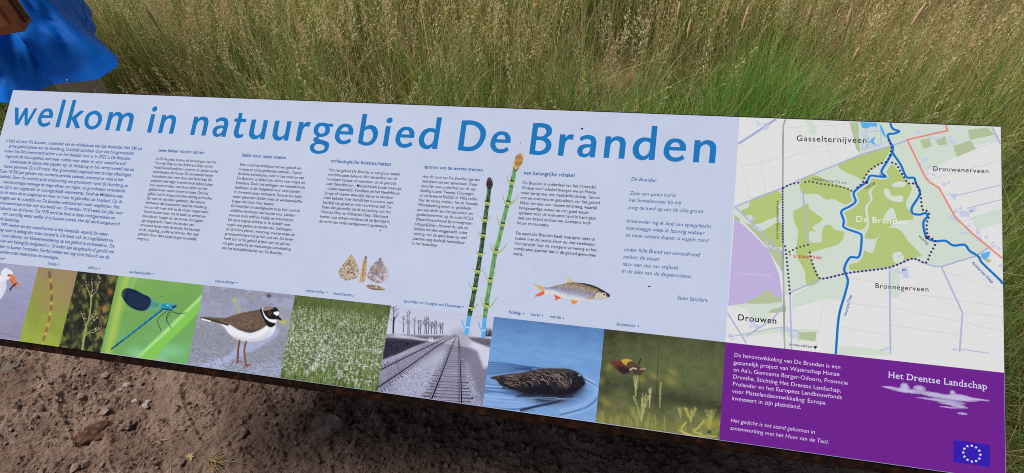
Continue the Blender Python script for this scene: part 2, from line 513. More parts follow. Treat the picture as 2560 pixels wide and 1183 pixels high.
column('text column about wet meadows and wading birds', K3, ("liefde voor natte voeten", (272,91), (735,119)),
 ["Hier rond het uitkijkpunt zal een gebied van","moeras en natte graslanden ontstaan. Tussen","de beide bovenlopen, meer in het centrum van",
  "De Branden, is lokaal ook ruimte voor ruigte en","broekbos. Door het aanleggen van meanderende","beeklopen is het leefgebied voor waterplanten",
  "in stromend water verbeterd. Diverse aan beek-","water gebonden libellen zoals de weidebeekjuffer","krijgen hierdoor meer kansen.",
  "De kwelrijke omstandigheden zoals hier rond de","uitkijkheuvel bieden veel kansen voor planten-","soorten zoals veldrus, holpijp en kranswieren.",
  "De natte laagten trekken in de trektijd voor","vogels veel ganzen en eenden aan. Steltlopers","als de kleine plevier, watersnip, zwarte ruiter en",
  "groenpootruiters tref je hier ook aan. De bever","heeft zich in het gebied al laten zien en zal een","rol gaan spelen bij de toekomstige ontwikkeling","van het beekdallandschap van De Branden."],
 (250,188), (61,1068), (4, (937,430)))
K4 = Crop(790, 390, 5.632)
column('text column about archaeological finds', K4, ("archeologische bodemschatten", (203,90), (1052,140)),
 ["Van het gebied De Branden is een groot aantal","vondstlocaties bekend. Het merendeel van de","vondsten bestaat uit vuursteen uit de periode",
  "Laat Paleolithicum - Mesolithicum (oude steentijd","- middensteentijd). Vondsten uit het Neolithicum","(jonge of nieuwe steentijd) zijn er in mindere",
  "mate bekend. Hier betreft het vuursteen, een","basisbijl van gewei en een vuurstenen bijl. De","bijlen zijn gevonden bij de samenloop van het",
  "Voorste Diep en Achterste Diep. Daarnaast","komen ook enkele vondsten uit de IJzertijd in","de vorm van veelal handgevormd aardewerk."],
 (180,214), (42,935), (3, (1195,483)))
K5 = Crop(1010, 400, 4.928)
column('text column about the first trains', K5, ("sporen van de eerste treinen", (246,103), (967,143)),
 ["Aan de rand van De Branden ligt een","oud tracé van een spoorbaan. Deze","spoorlijn was onderdeel van de ver-","binding tussen Twente, Groningen",
  "en de haven in Delfzijl. In 1905 reden","hier de eerste treinen. Na de Tweede","Wereldoorlog kwam er geleidelijk","aan een einde aan het personen- en",
  "goederenvervoer op de oude NOLS","(Noordoosterlocaal Spoorwegmaat-","schappij)lijnen. Hoewel de rails en","bielzen werden weggehaald, is het",
  "verloop van de spoorbaan op veel","plaatsen nog duidelijk herkenbaar","in het landschap."],
 (228,218), (95,1042), (0, (930,262)))
K6 = Crop(1260, 410, 4.733)
column('text column about an important link', K6, ("een belangrijke schakel", (230,124), (832,156)),
 ["De Branden is onderdeel van het Hunzedal.","Schakel voor schakel brengen we de Hunze","weer terug naar een beekdallandschap. Samen","met de inwoners en gebruikers van het gebied",
  "kijken we naar een nieuwe inrichting, waarbij","hoogwaardige natuur en een goed water-","systeem voor de toekomst hand in hand gaan","met een breed aanbod van duurzame land-",
  "bouw en recreatie.","","De naam De Branden heeft overigens niets te","maken met de oranje kleur van het kwelwater.","Het verwijst naar de vroegere vervening en het",
  "roodbruine ijzeroer dat in dit gebied gewonnen","werd."],
 (216,238), (107,1077), (2, (1130,412)))

K7 = Crop(1530, 420, 3.287)
poem = Flat()
for t, a, b in (("De Branden",(155,104),(364,116)),("Zoas een spons hol ik",(143,219),(525,241)),("het hemelwaoter bij mij",(137,277),(567,301)),
  ("zoeg de kwel op oet de olde grond",(131,337),(748,372)),("kraanswier leg ik deel um spiegellocht",(119,448),(816,496)),
  ("snavelzegge roep ik haostig wakker",(113,506),(762,551)),("an mien oevers daanst al vogels rond",(108,564),(793,612)),
  ("under felle Brand van aovendrood",(97,683),(722,730)),("zwömt de vissen",(90,742),(388,764)),("naor een zee van vrijheid",(84,802),(541,837)),
  ("in de leite van de diepenschoot.",(79,860),(655,908))):
    text_between(poem, t, a, b, K7, ratio=1.05, bold=0.002, italic=0.17)
M_POEM = mat('poem_ink', ink(34, 82, 146), 0.75, 0.02)
poem.build('poem', M_POEM, board, HT, 'slanted blue poem right of the text columns')
poem = Flat(); text_between(poem, 'Suze Sanders', (534,1081), (785,1103), K7, ratio=1.05, bold=.002, italic=.17); poem.build('poem_signature', M_POEM, board, HT)

def caption(crop, txt, a, b, tri, way):
    fl = Flat()
    sx = text_between(fl, txt, a, b, crop, bold=0.010, ratio=1.0)
    if tri:
        p = crop.uv([tri])[0]; r = sx * 0.20
        sh = {'d': [(-r, -r*.9), (r, -r*.9), (0, r)], 'u': [(-r, r*.9), (0, -r), (r, r*.9)], 'l': [(r*.9, -r), (r*.9, r), (-r, 0)]}[way]
        fl.add(p + np.array(sh), np.array([(0, 1, 2)]))
    fl.build('caption', M_TEXTBLUE, board, HT, 'blue caption reading ' + txt)
C1 = Crop(0, 630, 3.944); C2 = Crop(460, 680, 3.817); C3 = Crop(940, 740, 3.479); C4 = Crop(1480, 780, 3.48)
caption(C1, "bermpje", (-78, 66), (33, 78), (46, 66), 'd')
caption(C1, "holpijp", (468, 124), (556, 134), (575, 122), 'd')
caption(C1, "veldrus", (863, 164), (960, 176), (980, 163), 'd')
caption(C1, "weidebeekjuffer", (1268, 207), (1490, 229), (1510, 218), 'd')
caption(C2, "kleine plevier", (296, 98), (488, 114), (508, 106), 'd')
caption(C2, "waterviolier", (1163, 190), (1343, 208), (1365, 197), 'd')
caption(C2, "vuurstenen", (1424, 216), (1597, 234), (1615, 228), 'u')
caption(C3, "spoorlijn ter hoogte van Drouwen", (240, 55), (738, 105), (757, 97), 'd')
caption(C3, "holpijp", (1155, 151), (1262, 164), (1282, 155), 'l')
caption(C3, "bever", (1343, 171), (1430, 181), (1449, 172), 'd')
caption(C3, "winde", (1512, 190), (1606, 200), (1628, 195), 'u')
caption(C4, "kranswier", (213, 117), (378, 134), (403, 125), 'd')

# ---- map
M5 = Crop(1800, 280, 1.971)
def rect(u0, u1, v0, v1): return [np.array([(u0, v0), (u1, v0), (u1, v1), (u0, v1)])]
MU0 = US[9]
mp = Flat(); mp.poly(rect(MU0, BW - 0.0012, 0.0012, VS))
M_CREAM = noise_mat('map_paper', [ink(219, 223, 226), ink(214, 218, 223)], 200, 0.75, 0.02)
the_map = mp.build('map', M_CREAM, board, 0.0003, 'pale map with green woods and blue brooks at the upper right')
def clip_uv(q):
    q = np.array(q); q[:, 0] = np.clip(q[:, 0], MU0 + .001, BW - .002); q[:, 1] = np.clip(q[:, 1], 0.002, VS - .0005); return q
def map_part(name, polys, col, h, smooth=True):
    fl = Flat()
    for p in polys:
        pts = catmull(p, True, 4) if smooth else np.array(p, float)
        fl.poly([clip_uv(M5.uv(pts))])
    return fl.build(name, mat(name + '_ink', ink(*col), 0.75, 0.02), the_map, h)
def map_lines(name, lines, col, w, h, smooth=True):
    fl = Flat()
    for l in lines:
        pts = catmull(l, False, 5) if smooth else np.array(l, float)
        fl.line(clip_uv(M5.uv(pts)), w * 0.00073)
    return fl.build(name, mat(name + '_ink', ink(*col), 0.75, 0.02), the_map, h)
map_part('open_fields', [
 [(70,468),(312,372),(400,330),(690,212),(632,50),(760,20),(860,40),(1120,55),(1120,95),(920,135),(1000,300),(1080,370),(1150,500),(1250,600),(1330,660),(1260,710),(1090,762),(1050,760),(1010,745),(950,722),(840,765),(630,795),(500,825),(345,895),(318,915),(305,800),(310,700),(140,560),(70,525)],
 [(35,957),(305,920),(330,935),(325,985),(240,990),(130,968)], [(355,905),(500,825),(630,795),(622,925),(510,922),(460,938),(355,968)],
 [(1120,50),(1345,50),(1392,140),(1255,165),(1160,225),(1005,300),(922,137)], [(1240,518),(1400,475),(1400,545),(1265,585)],
 [(410,45),(470,110),(475,100),(455,40)], [(832,775),(885,765),(888,915),(842,915)], [(130,960),(240,940),(250,1010),(165,1040)],
 [(100,1090),(260,1060),(480,1075),(470,1130),(380,1130),(300,1085),(110,1110)], [(585,1155),(700,1160),(840,1185),(840,1200),(580,1200)],
 [(440,60),(470,62),(476,110),(440,112)]], (200,215,208), 0.00045, False)
map_part('pale_beds', [[(1220,88),(1318,78),(1352,112),(1232,138)], [(1148,168),(1235,140),(1262,182),(1168,222)], [(120,545),(165,558),(300,680),(318,702),(306,790),(262,718),(232,665)],
 [(125,935),(200,905),(215,880),(250,878),(260,905),(305,915),(305,935),(240,945),(140,945)], [(380,1088),(476,1082),(470,1132),(385,1118)], [(640,52),(680,52),(690,205),(670,180)],
 [(985,140),(1030,128),(1045,170),(1000,180)], [(1060,130),(1110,120),(1120,160),(1075,165)], [(70,505),(100,530),(95,545),(70,525)], [(250,975),(325,955),(325,985),(240,992)], [(1290,700),(1340,735),(1320,745),(1280,715)]], (172,190,155), 0.0007, False)
map_part('heath', [[(70,525),(120,560),(240,680),(290,795),(308,918),(30,955)]], (184,174,221), 0.0006, False)
map_part('woods', [
 [(105,485),(140,470),(155,430),(270,388),(298,400),(305,430),(285,470),(290,510),(240,530),(190,552),(150,548),(160,510),(120,510)],
 [(195,600),(240,570),(300,545),(304,660),(280,665),(230,630)],
 [(402,330),(470,312),(540,345),(640,380),(665,402),(650,450),(635,466),(560,430),(520,432),(480,405),(402,398)],
 [(580,265),(700,210),(850,165),(848,215),(820,245),(770,265),(730,300),(712,337),(680,325)],
 [(362,490),(390,475),(430,450),(440,475),(470,500),(505,525),(490,545),(455,568),(472,590),(440,590),(445,640),(500,640),(500,600),(515,562),(545,558),(565,582),(608,590),(606,625),(575,655),(510,675),(440,700),(460,750),(490,830),(430,855),(415,780),(375,700),(385,590),(365,540)],
 [(740,320),(690,370),(672,402),(676,440),(660,470),(608,492),(612,520),(625,562),(690,582),(722,555),(715,470),(742,430),(733,390),(800,335)],
 [(802,330),(842,262),(880,290),(925,350),(945,380),(918,440),(918,465),(955,522),(930,532),(870,540),(830,570),(795,590),(765,625),(712,618),(735,560),(728,475),(752,430),(747,390)],
 [(815,575),(860,572),(895,590),(930,640),(960,670),(992,708),(960,715),(900,738),(840,762),(740,775),(645,780),(640,752),(690,735),(705,680),(725,690),(755,690),(770,640),(790,600)]], (172,194,122), 0.00075)
map_part('clearings', [[(808,385),(830,380),(850,415),(895,412),(900,440),(860,442),(820,420)], [(845,360),(880,343),(915,350),(905,368),(860,370)], [(805,530),(830,482),(852,475),(866,525)], [(850,700),(890,690),(905,730),(862,745)]], (203,218,210), 0.00083)
map_lines('minor_roads', [[(70,468),(312,372),(400,331),(690,212),(850,165),(922,140)], [(75,470),(150,540),(310,702)], [(345,890),(500,823),(630,795),(840,765),(950,722),(1010,745),(1050,760),(1090,762),(1260,710),(1330,665)],
 [(835,775),(840,1190)], [(1090,762),(1195,990),(1180,1185)], [(345,900),(352,1180)], [(408,390),(430,655)], [(33,990),(130,1140)], [(130,1105),(260,1020),(312,955)], [(1340,60),(1398,160)]], (168,176,214), 6, 0.0009, False)
map_lines('lanes', [[(1140,418),(1395,360)], [(1215,475),(1395,432)], [(1180,1168),(1330,1190)], [(40,1110),(300,1060),(390,1085)], [(320,1075),(390,1080)], [(1180,590),(1200,600)]], (170,176,215), 3, 0.00105, False)
map_lines('main_road', [[(90,157),(180,100),(275,35)]], (160,172,215), 10, 0.00112, False)
rnd = random.Random(3)
thin = [[(85,272),(300,228)], [(110,290),(150,430)], [(200,230),(225,400)], [(310,230),(690,110)], [(520,120),(560,300)], [(840,960),(1395,1080)], [(840,1050),(1190,1100)], [(840,880),(1395,960)], [(640,820),(840,850)],
 [(620,940),(840,965)], [(590,1060),(840,1100)], [(1000,340),(1395,240)], [(1190,540),(1395,490)], [(1260,180),(1395,140)], [(1060,420),(1140,400)], [(510,925),(470,1180)], [(920,135),(1000,120)], [(300,80),(640,60)], [(560,60),(600,200)], [(1190,990),(1395,1010)], [(1090,780),(1395,880)], [(330,985),(330,1080)]]
map_lines('field_lines', thin, (200,205,214), 1.8, 0.00095, False)
bl = Flat()
for cx, cy, n, sp in ((200,60,3,18),(235,75,3,12),(1060,110,7,35),(1010,250,6,28),(1130,140,5,25),(1040,310,7,40),(1110,345,5,22),(1140,415,4,18),(1180,480,6,30),(1215,510,8,32),(1150,520,5,30),(1250,580,6,30),(1290,630,4,25),(1360,655,4,28),(900,780,6,30),(850,785,3,18),(165,1045,7,25),(320,1075,5,25),(375,1095,4,25),(60,1110,3,20),(820,1165,4,20),(1165,1165,2,12),(150,530,3,14),(185,575,3,14),(250,660,4,25),(380,345,2,14),(890,715,3,14),(735,100,6,40),(760,145,6,35),(1380,760,2,10),(980,100,2,8),(1255,690,3,16)):
    for k in range(n):
        x = cx + rnd.uniform(-sp, sp); y = cy + rnd.uniform(-sp, sp) * .7
        a = rnd.uniform(-.5, .1); w = rnd.uniform(4, 13); h = rnd.uniform(3, 7)
        q = [(x + w*math.cos(a)*i - h*math.sin(a)*j, y + w*math.sin(a)*i + h*math.cos(a)*j) for i, j in ((-1,-1),(1,-1),(1,1),(-1,1))]
        bl.poly([clip_uv(M5.uv(q))])
for q in ([(895,765),(925,765),(930,815),(900,820)], [(1195,490),(1225,490),(1228,512),(1200,515)], [(1222,478),(1262,468),(1264,488),(1226,496)]):
    bl.poly([clip_uv(M5.uv(q))])
bl.build('farmyards', mat('farmyards_ink', ink(190,200,232), 0.75, 0.02), the_map, 0.0012)
map_part('ponds', [[(690,48),(775,50),(772,75),(745,70),(725,82),(700,78)], [(784,50),(800,75),(822,128),(806,118),(790,85)], [(722,118),(742,135),(768,120),(756,145),(770,165),(742,155),(715,178),(732,145)], [(1284,700),(1332,685),(1326,712),(1300,728)]], (88,172,234), 0.00116, False)
map_lines('moat', [[(705,100),(790,92),(795,158),(700,185),(712,110)]], (182,192,236), 5, 0.00128, False)
map_lines('brook_margin', [[(850,200),(820,250),(795,295),(815,318),(780,318),(740,315),(722,345),(660,395),(668,440),(640,465),(598,490),(610,535),(612,570),(690,600),(698,622),(685,712),(640,718),(612,775)]], (199,213,222), 24, 0.00100)
map_lines('country_road', [[(1112,40),(1122,92),(922,137),(1005,310),(1030,345),(1080,375),(1160,520),(1250,605),(1400,722)]], (224,132,118), 6.4, 0.00135, False)
map_lines('brook', [
 [(836,45),(850,82),(882,95),(860,106),(828,112),(836,145),(852,175),(850,200),(890,260),(918,320),(955,325),(965,352),(985,402),(945,472),(950,500),(985,506),(1012,498),(1022,515),(1003,540),(1005,580),(1020,620),(1060,637),(1110,635),(1150,658),(1205,655),(1230,685),(1270,710),(1290,742),(1400,848)],
 [(850,200),(820,250),(795,295),(815,318),(780,318),(740,315),(722,345),(660,395),(668,440),(640,465),(598,490),(610,535),(612,570),(690,600),(698,622),(685,712),(640,718),(612,775),(630,830),(615,900),(585,1010),(570,1200)]], (22,116,198), 9.2, 0.0015)
map_lines('railway_bed', [[(326,30),(312,72),(309,370),(310,640),(318,1190)]], (112,116,124), 5.6, 0.0015)
map_lines('railway_line', [[(326,30),(312,72),(309,370),(310,640),(318,1190)]], (186,190,194), 2.2, 0.0017)
dots = Flat(); dots2 = Flat()
def dotline(fl, pts, step=19.5, r=4.6):
    p = M5.px(catmull(pts, False, 4)) if False else catmull(pts, False, 4)
    seg = np.linalg.norm(np.diff(p, axis=0), axis=1); s = np.concatenate([[0], np.cumsum(seg)])
    for d in np.arange(0, s[-1], step):
        i = min(np.searchsorted(s, d, 'right') - 1, len(seg) - 1); q = p[i] + (p[i+1] - p[i]) * (d - s[i]) / max(seg[i], 1e-9)
        fl.dot(clip_uv(M5.uv([q]))[0], r * 0.00073)
dotline(dots, [(312,374),(345,358),(385,349),(400,350)])
dotline(dots2, [(420,346),(445,343),(500,355),(600,370),(655,392)])
dotline(dots, [(677,372),(700,352),(712,325),(740,285),(790,255),(830,245)])
dotline(dots, [(830,232),(845,180),(830,137)]); dotline(dots, [(848,250),(868,258),(885,285),(905,320),(930,352),(955,352)])
dotline(dots, [(965,352),(975,375),(988,410),(997,480),(1020,488),(1030,510),(1018,555),(1025,610),(1062,640),(1035,700),(1012,745),(950,722),(830,768),(640,792),(500,822),(470,785),(452,735),(440,680)])
dotline(dots2, [(433,655),(385,668),(340,690)]); dotline(dots, [(308,380),(310,645)], 13, 4.0); dotline(dots, [(320,662),(326,700),(335,790),(346,912)])
dots.dot(M5.uv([(722,347)])[0], .0052); dots.dot(M5.uv([(1019,619)])[0], .0052)
dots.build('walking_route', mat('route_ink', ink(70,50,110), 0.75, 0.02), the_map, 0.0018)
dots2.build('walking_route', mat('route_wood_ink', ink(88,92,74), 0.75, 0.02), the_map, 0.0018)
def map_text(rows, col, bold, h=0.0020, space=1.0, italic=0.0):
    fl = Flat()
    for t, a, b in rows: text_between(fl, t, a, b, M5, bold=bold, space=space, italic=italic)
    return fl.build('map_lettering', mat('map_lettering_ink', ink(*col), 0.75, 0.02), the_map, h)
map_text([("Gasselternijveen", (375,143), (722,154)), ("Bronnegerveen", (763,867), (1027,886)), ("Drouwenerveen", (1048,289), (1323,303))], (30,36,62), 0.004, space=1.12)
map_text([("Drouwen", (86,1026), (277,1044))], (16,20,40), 0.01, space=1.1)
f_ = map_text([("De Branden", (668,541), (923,557))], (232,240,244), 0.0, space=1.1)
map_text([("Drouwenerzand", (70,800), (250,813))], (208,200,236), 0.0, space=1.08)
map_text([("wandelroute 7,5 km", (453,334), (623,357))], (98,74,112), 0.0)
map_text([("vistrap", (718,384), (765,352)), ("vistrap", (976,614), (1022,656)), ("voornamlig spoorwegtracé", (287,628), (288,437))], (40,52,58), 0.0)
map_text([("hunebedden", (340,1151), (452,1163))], (36,42,62), 0.0, space=1.08)
map_text([("Voorste Diep", (622,1008), (650,903)), ("Achterste Diep", (1238,744), (1338,844))], (20,104,190), 0.012)
map_text([("* u staat hier", (338,716), (505,726))], (206,52,58), 0.01, space=1.08)
tr = Flat(); p = M5.uv([(469,1161)])[0]; tr.add(p + np.array([(-.006,-.004),(.006,-.004),(0,.005)]), np.array([(0,1,2)])); tr.build('map_arrow', M_BLACK, the_map, 0.0018)

# ---- purple corner
pu = Flat(); pu.poly(rect(US[9], BW - 0.0012, VS, 0.9988))
purple = pu.build('credit_panel', noise_mat('purple_paper', [ink(110, 37, 146), ink(104, 34, 141)], 200, 0.75, 0.02), board, 0.0003, 'purple credit panel at the lower right')
K8 = Crop(1780, 840, 3.282)
cr = Flat()
for t, a, b in (("De herontwikkeling van De Branden is een",(180,170),(1052,271)),("gezamelijk project van Waterschap Hunze",(175,232),(1045,330)),("en Aa's, Gemeente Borger-Odoorn, Provincie",(174,290),(1112,402)),
  ("Drenthe, Stichting Het Drentse Landschap,",(170,348),(1057,464)),("Prolander en het Europees Landbouwfonds",(167,408),(1065,520)),("voor Plattelandsontwikkeling: Europa",(164,467),(930,565)),("investeert in zijn platteland.",(160,526),(728,600))):
    text_between(cr, t, a, b, K8, bold=-0.004)
cr.build('credit_text', M_LILAC, purple, 0.0005); cr = Flat()
for t, a, b in (("Het gedicht is tot stand gekomen in",(150,706),(843,804)),("samenwerking met het Huus van de Taol.",(146,768),(955,886))):
    text_between(cr, t, a, b, K8, bold=-0.006, italic=0.18)
cr.build('credit_text', M_LILAC, purple, 0.0005)
# slab-serif line above the cloud
lg = Flat()
LA, LB = K8.uv([(1444,342), (2257,440)])
txt = "Het Drentse Landschap"
gv, gf = glyphs(txt, 0.008, 0, 1.05)
lsx = np.linalg.norm(LB - LA) / gv[:, 0].max()
ld = (LB - LA) / np.linalg.norm(LB - LA); lup = np.array([ld[1], -ld[0]])
put_text(lg, txt, LA, lsx, lsx, ld, bold=0.008, space=1.05)
def serif(prefix, spots):
    x0 = glyphs(prefix + '|', 0, 0, 1.05)[0][:, 0].max() - glyphs('|', 0, 0, 1.05)[0][:, 0].max() if prefix else 0
    for x, y in spots:
        q = np.array([(x0 + x + i, y + j) for i, j in ((-.10,-.032),(.10,-.032),(.10,.032),(-.10,.032))])
        lg.add(LA + q[:, :1] * lsx * ld + q[:, 1:] * lsx * lup, np.array([(0,1,2),(0,2,3)]))
H_, X_ = 0.66, 0.44
for i, ch in enumerate(txt):
    sp_ = {'H': [(.12,.03),(.12,H_),(.58,.03),(.58,H_)], 'D': [(.08,.03),(.08,H_)], 'r': [(.12,.03),(.08,X_)], 'n': [(.12,.03),(.08,X_),(.4,.03)],
           'L': [(.12,.03),(.12,H_)], 'd': [(.36,.7),(.42,.03)], 'h': [(.12,.03),(.08,.7),(.4,.03)], 'p': [(.08,X_),(.12,-.22)]}.get(ch)
    if sp_: serif(txt[:i], sp_)
# halftone cloud: lozenges on a slanted lattice, larger where the cloud is denser
K9 = Crop(2150, 900, 4.18)
def blob(x, y, cx, cy, rx, ry): return np.exp(-(((x - cx) / rx) ** 2 + ((y - cy) / ry) ** 2))
for iy in range(0, 62):
    for ix in range(0, 170):
        x = 225 + ix * 7 + (iy % 2) * 3.5; y = 232 + iy * 6.2 + (x - 225) * 0.0
        yy = y - 0.125 * (x - 700)      # the cloud follows the slope of the lettering
        d = 0
        d += 1.2*blob(x,yy,465,308,42,36) + 1.0*blob(x,yy,620,305,62,30) + .9*blob(x,yy,965,305,28,22) + 1.1*blob(x,yy,480,350,150,20) + .9*blob(x,yy,300,335,70,12)
        d += 1.2*blob(x,yy,980,362,230,22) + 1.1*blob(x,yy,1050,342,90,24) + .8*blob(x,yy,1250,345,110,9) + .8*blob(x,yy,760,350,90,24) + .9*blob(x,yy,840,405,260,13)
        d += 1.0*blob(x,yy,960,430,130,13) + .9*blob(x,yy,1050,450,80,10) + .8*blob(x,yy,1070,515,62,14) + .7*blob(x,yy,920,468,120,10)
        if d > 0.34:
            r = min(1.0, 0.45 + 0.55 * d) * 4.6
            q = K9.uv([(x - r * .95, y), (x, y - r * .85), (x + r * .95, y), (x, y + r * .85)])
            lg.add(q, np.array([(0,1,2),(0,2,3)]))
lg.build('cloud_logo', mat('logo_ink', ink(205, 205, 240), 0.75, 0.02), purple, 0.0005, 'pale lettering Het Drentse Landschap above a hatched cloud')
fg = Flat(); q = K9.uv([(976,838),(1360,888),(1358,1118),(973,1068)]); fu0, fv0 = q[0]; fu1, fv1 = q[2]
fg.poly(rect(q[0][0], q[2][0], (q[0][1]+q[1][1])/2, (q[2][1]+q[3][1])/2))
fg.build('star_flag', mat('flag_blue_ink', ink(52, 30, 176), 0.75, 0.02), purple, 0.0005, 'small dark blue flag with a ring of stars')
st = Flat(); fc = K9.uv([(1168, 979)])[0]; fr = abs(K9.uv([(1258, 990)])[0][0] - fc[0])
for k in range(12):
    a = k * math.pi / 6; cx, cy = fc[0] + fr * math.sin(a), fc[1] - fr * math.cos(a)
    pts = [(cx + (0.0038 if j % 2 == 0 else 0.0019) * math.sin(j * math.pi / 5), cy - (0.0038 if j % 2 == 0 else 0.0019) * math.cos(j * math.pi / 5)) for j in range(10)]
    st.poly([np.array(pts)])
st.build('flag_stars', mat('star_ink', ink(232, 232, 238), 0.75, 0.02), purple, 0.0008)

# ------------------------------------------------------------------ printed pictures
# each print is a fine sheet whose vertices carry the ink
M_PRINT = attr_mat('photo_print_ink', 0.75, 0.02)
class Pic:
    def __init__(s, u0, u1, v0, v1, n, bg=(128, 128, 128)):
        s.u0, s.u1, s.v0, s.v1 = u0, u1, v0, v1
        s.nx = n; s.ny = max(2, int(round(n * (v1 - v0) / (u1 - u0))))
        s.k = (n - 1) / (u1 - u0)
        s.px = 0.00145 * s.k                     # grid cells per photograph pixel
        s.X, s.Y = np.meshgrid(np.arange(s.nx, dtype=float), np.arange(s.ny, dtype=float))
        s.U = s.X / (s.nx - 1); s.V = s.Y / (s.ny - 1)
        s.img = np.zeros((s.ny, s.nx, 3)); s.img[:] = bg
        s.alpha = None
    def g(s, crop, pts):
        q = crop.uv(pts)
        return np.column_stack([(q[:, 0] - s.u0) * s.k, (q[:, 1] - s.v0) * s.k])
    def at(s, crop, p): return s.g(crop, [p])[0]
    @staticmethod
    def blur(a, r):
        if r < 0.25: return a
        n = int(math.ceil(r * 2.5)); k = np.exp(-0.5 * (np.arange(-n, n + 1) / r) ** 2); k /= k.sum()
        for ax in (0, 1):
            p = np.pad(a, [(n, n) if i == ax else (0, 0) for i in range(a.ndim)], mode='edge')
            a = sum(k[i] * np.take(p, np.arange(i, i + a.shape[ax]), axis=ax) for i in range(2 * n + 1))
        return a
    def inside(s, P):
        m = np.zeros((s.ny, s.nx), bool)
        x0, y0 = np.floor(P.min(0)).astype(int); x1, y1 = np.ceil(P.max(0)).astype(int) + 1
        x0, y0 = max(x0, 0), max(y0, 0); x1, y1 = min(x1, s.nx), min(y1, s.ny)
        if x1 <= x0 or y1 <= y0: return m.astype(float)
        X, Y = s.X[y0:y1, x0:x1], s.Y[y0:y1, x0:x1]; w = np.zeros(X.shape, bool)
        for a, b in zip(P, np.roll(P, -1, 0)):
            if a[1] == b[1]: continue
            w ^= ((a[1] > Y) != (b[1] > Y)) & (X < (b[0] - a[0]) * (Y - a[1]) / (b[1] - a[1]) + a[0])
        m[y0:y1, x0:x1] = w
        return m.astype(float)
    def mix(s, mask, col):
        col = np.asarray(col, float)
        if col.ndim == 1: col = col[None, None, :]
        s.img = s.img * (1 - mask[..., None]) + col * mask[..., None]
        if s.alpha is not None: s.alpha = np.maximum(s.alpha, mask)
    def fill(s, crop, pts, col, soft=0.5, smooth=True, op=1.0):
        P = s.g(crop, catmull(pts, True, 5) if smooth else pts)
        mk = s.blur(s.inside(P), soft * s.px) * op
        s.mix(mk, col); return mk
    def stroke(s, crop, pts, w, col, soft=0.5, smooth=True, op=1.0, w2=None):
        P = s.g(crop, catmull(pts, False, 5) if smooth and len(pts) > 2 else pts)
        d = np.full((s.ny, s.nx), 1e9); n = len(P) - 1
        for i, (a, b) in enumerate(zip(P[:-1], P[1:])):
            ww = w if w2 is None else w + (w2 - w) * (i + .5) / n
            R = (ww + 2 * soft + 2) * s.px
            x0, y0 = np.floor(np.minimum(a, b) - R).astype(int); x1, y1 = np.ceil(np.maximum(a, b) + R).astype(int) + 1
            x0, y0 = max(x0, 0), max(y0, 0); x1, y1 = min(x1, s.nx), min(y1, s.ny)
            if x1 <= x0 or y1 <= y0: continue
            X, Y = s.X[y0:y1, x0:x1] - a[0], s.Y[y0:y1, x0:x1] - a[1]; e = b - a
            t = np.clip((X * e[0] + Y * e[1]) / (e @ e + 1e-9), 0, 1)
            dd = np.hypot(X - t * e[0], Y - t * e[1]) - ww * s.px / 2
            d[y0:y1, x0:x1] = np.minimum(d[y0:y1, x0:x1], dd)
        mk = np.clip(0.5 - d / (max(soft, .3) * s.px * 2), 0, 1) * op
        s.mix(mk, col); return mk
    def blob(s, crop, p, rx, ry, col, ang=0.0, op=1.0, hard=1.0):
        c_ = s.at(crop, p); dx = (s.X - c_[0]) / s.px; dy = (s.Y - c_[1]) / s.px
        ca, sa = math.cos(ang), math.sin(ang)
        r2 = ((dx * ca + dy * sa) / rx) ** 2 + ((-dx * sa + dy * ca) / ry) ** 2
        s.mix(np.clip(np.exp(-r2 ** hard) * op, 0, 1), col)
    def noise(s, fx, fy, seed, oct=4, ang=0.0):
        ca, sa = math.cos(ang), math.sin(ang)
        x = (s.X - s.nx / 2) / s.k * 10; y = (s.Y - s.ny / 2) / s.k * 10
        return fbm((x * ca + y * sa) * fx + 60, (-x * sa + y * ca) * fy + 60, seed, oct)
    def grade(s, stops, t):
        st_ = np.array([q[0] for q in stops]); cs = np.array([q[1] for q in stops], float)
        return np.stack([np.interp(t, st_, cs[:, i]) for i in range(3)], -1)
    def build(s, name, parent, h, label=None, cut=0.5):
        img = np.clip(s.img, 0, 255) / 255.0
        col = np.clip(lin(img) * PRINT_GAIN, 0, 0.95).reshape(-1, 3)
        uu = s.u0 + s.X / s.k; vv = s.v0 + s.Y / s.k
        v = board_pt(np.column_stack([uu.ravel(), vv.ravel()]), h * INK)
        idx = np.arange(s.nx * s.ny).reshape(s.ny, s.nx)
        f = np.stack([idx[:-1, :-1], idx[1:, :-1], idx[1:, 1:], idx[:-1, 1:]], -1)
        if s.alpha is not None:
            a = s.alpha; am = (a[:-1, :-1] + a[1:, :-1] + a[1:, 1:] + a[:-1, 1:]) / 4
            f = f[am > cut]
        f = f.reshape(-1, 4)
        used = np.zeros(len(v), bool); used[f.ravel()] = True
        rem = np.cumsum(used) - 1
        o = np_mesh(name, v[used], rem[f], M_PRINT, parent, BASE, cols=col[used])
        if label: o['label'] = label
        return o
NP = 900                                      # grid cells per board height
def photo(i, bg=(128, 128, 128)):
    u0, u1 = (US[i], US[i + 1]) if i else (0.0005, US[1])
    return Pic(u0, u1, VS, 0.9988, int((u1 - u0) * NP), bg)
HP = 0.00035

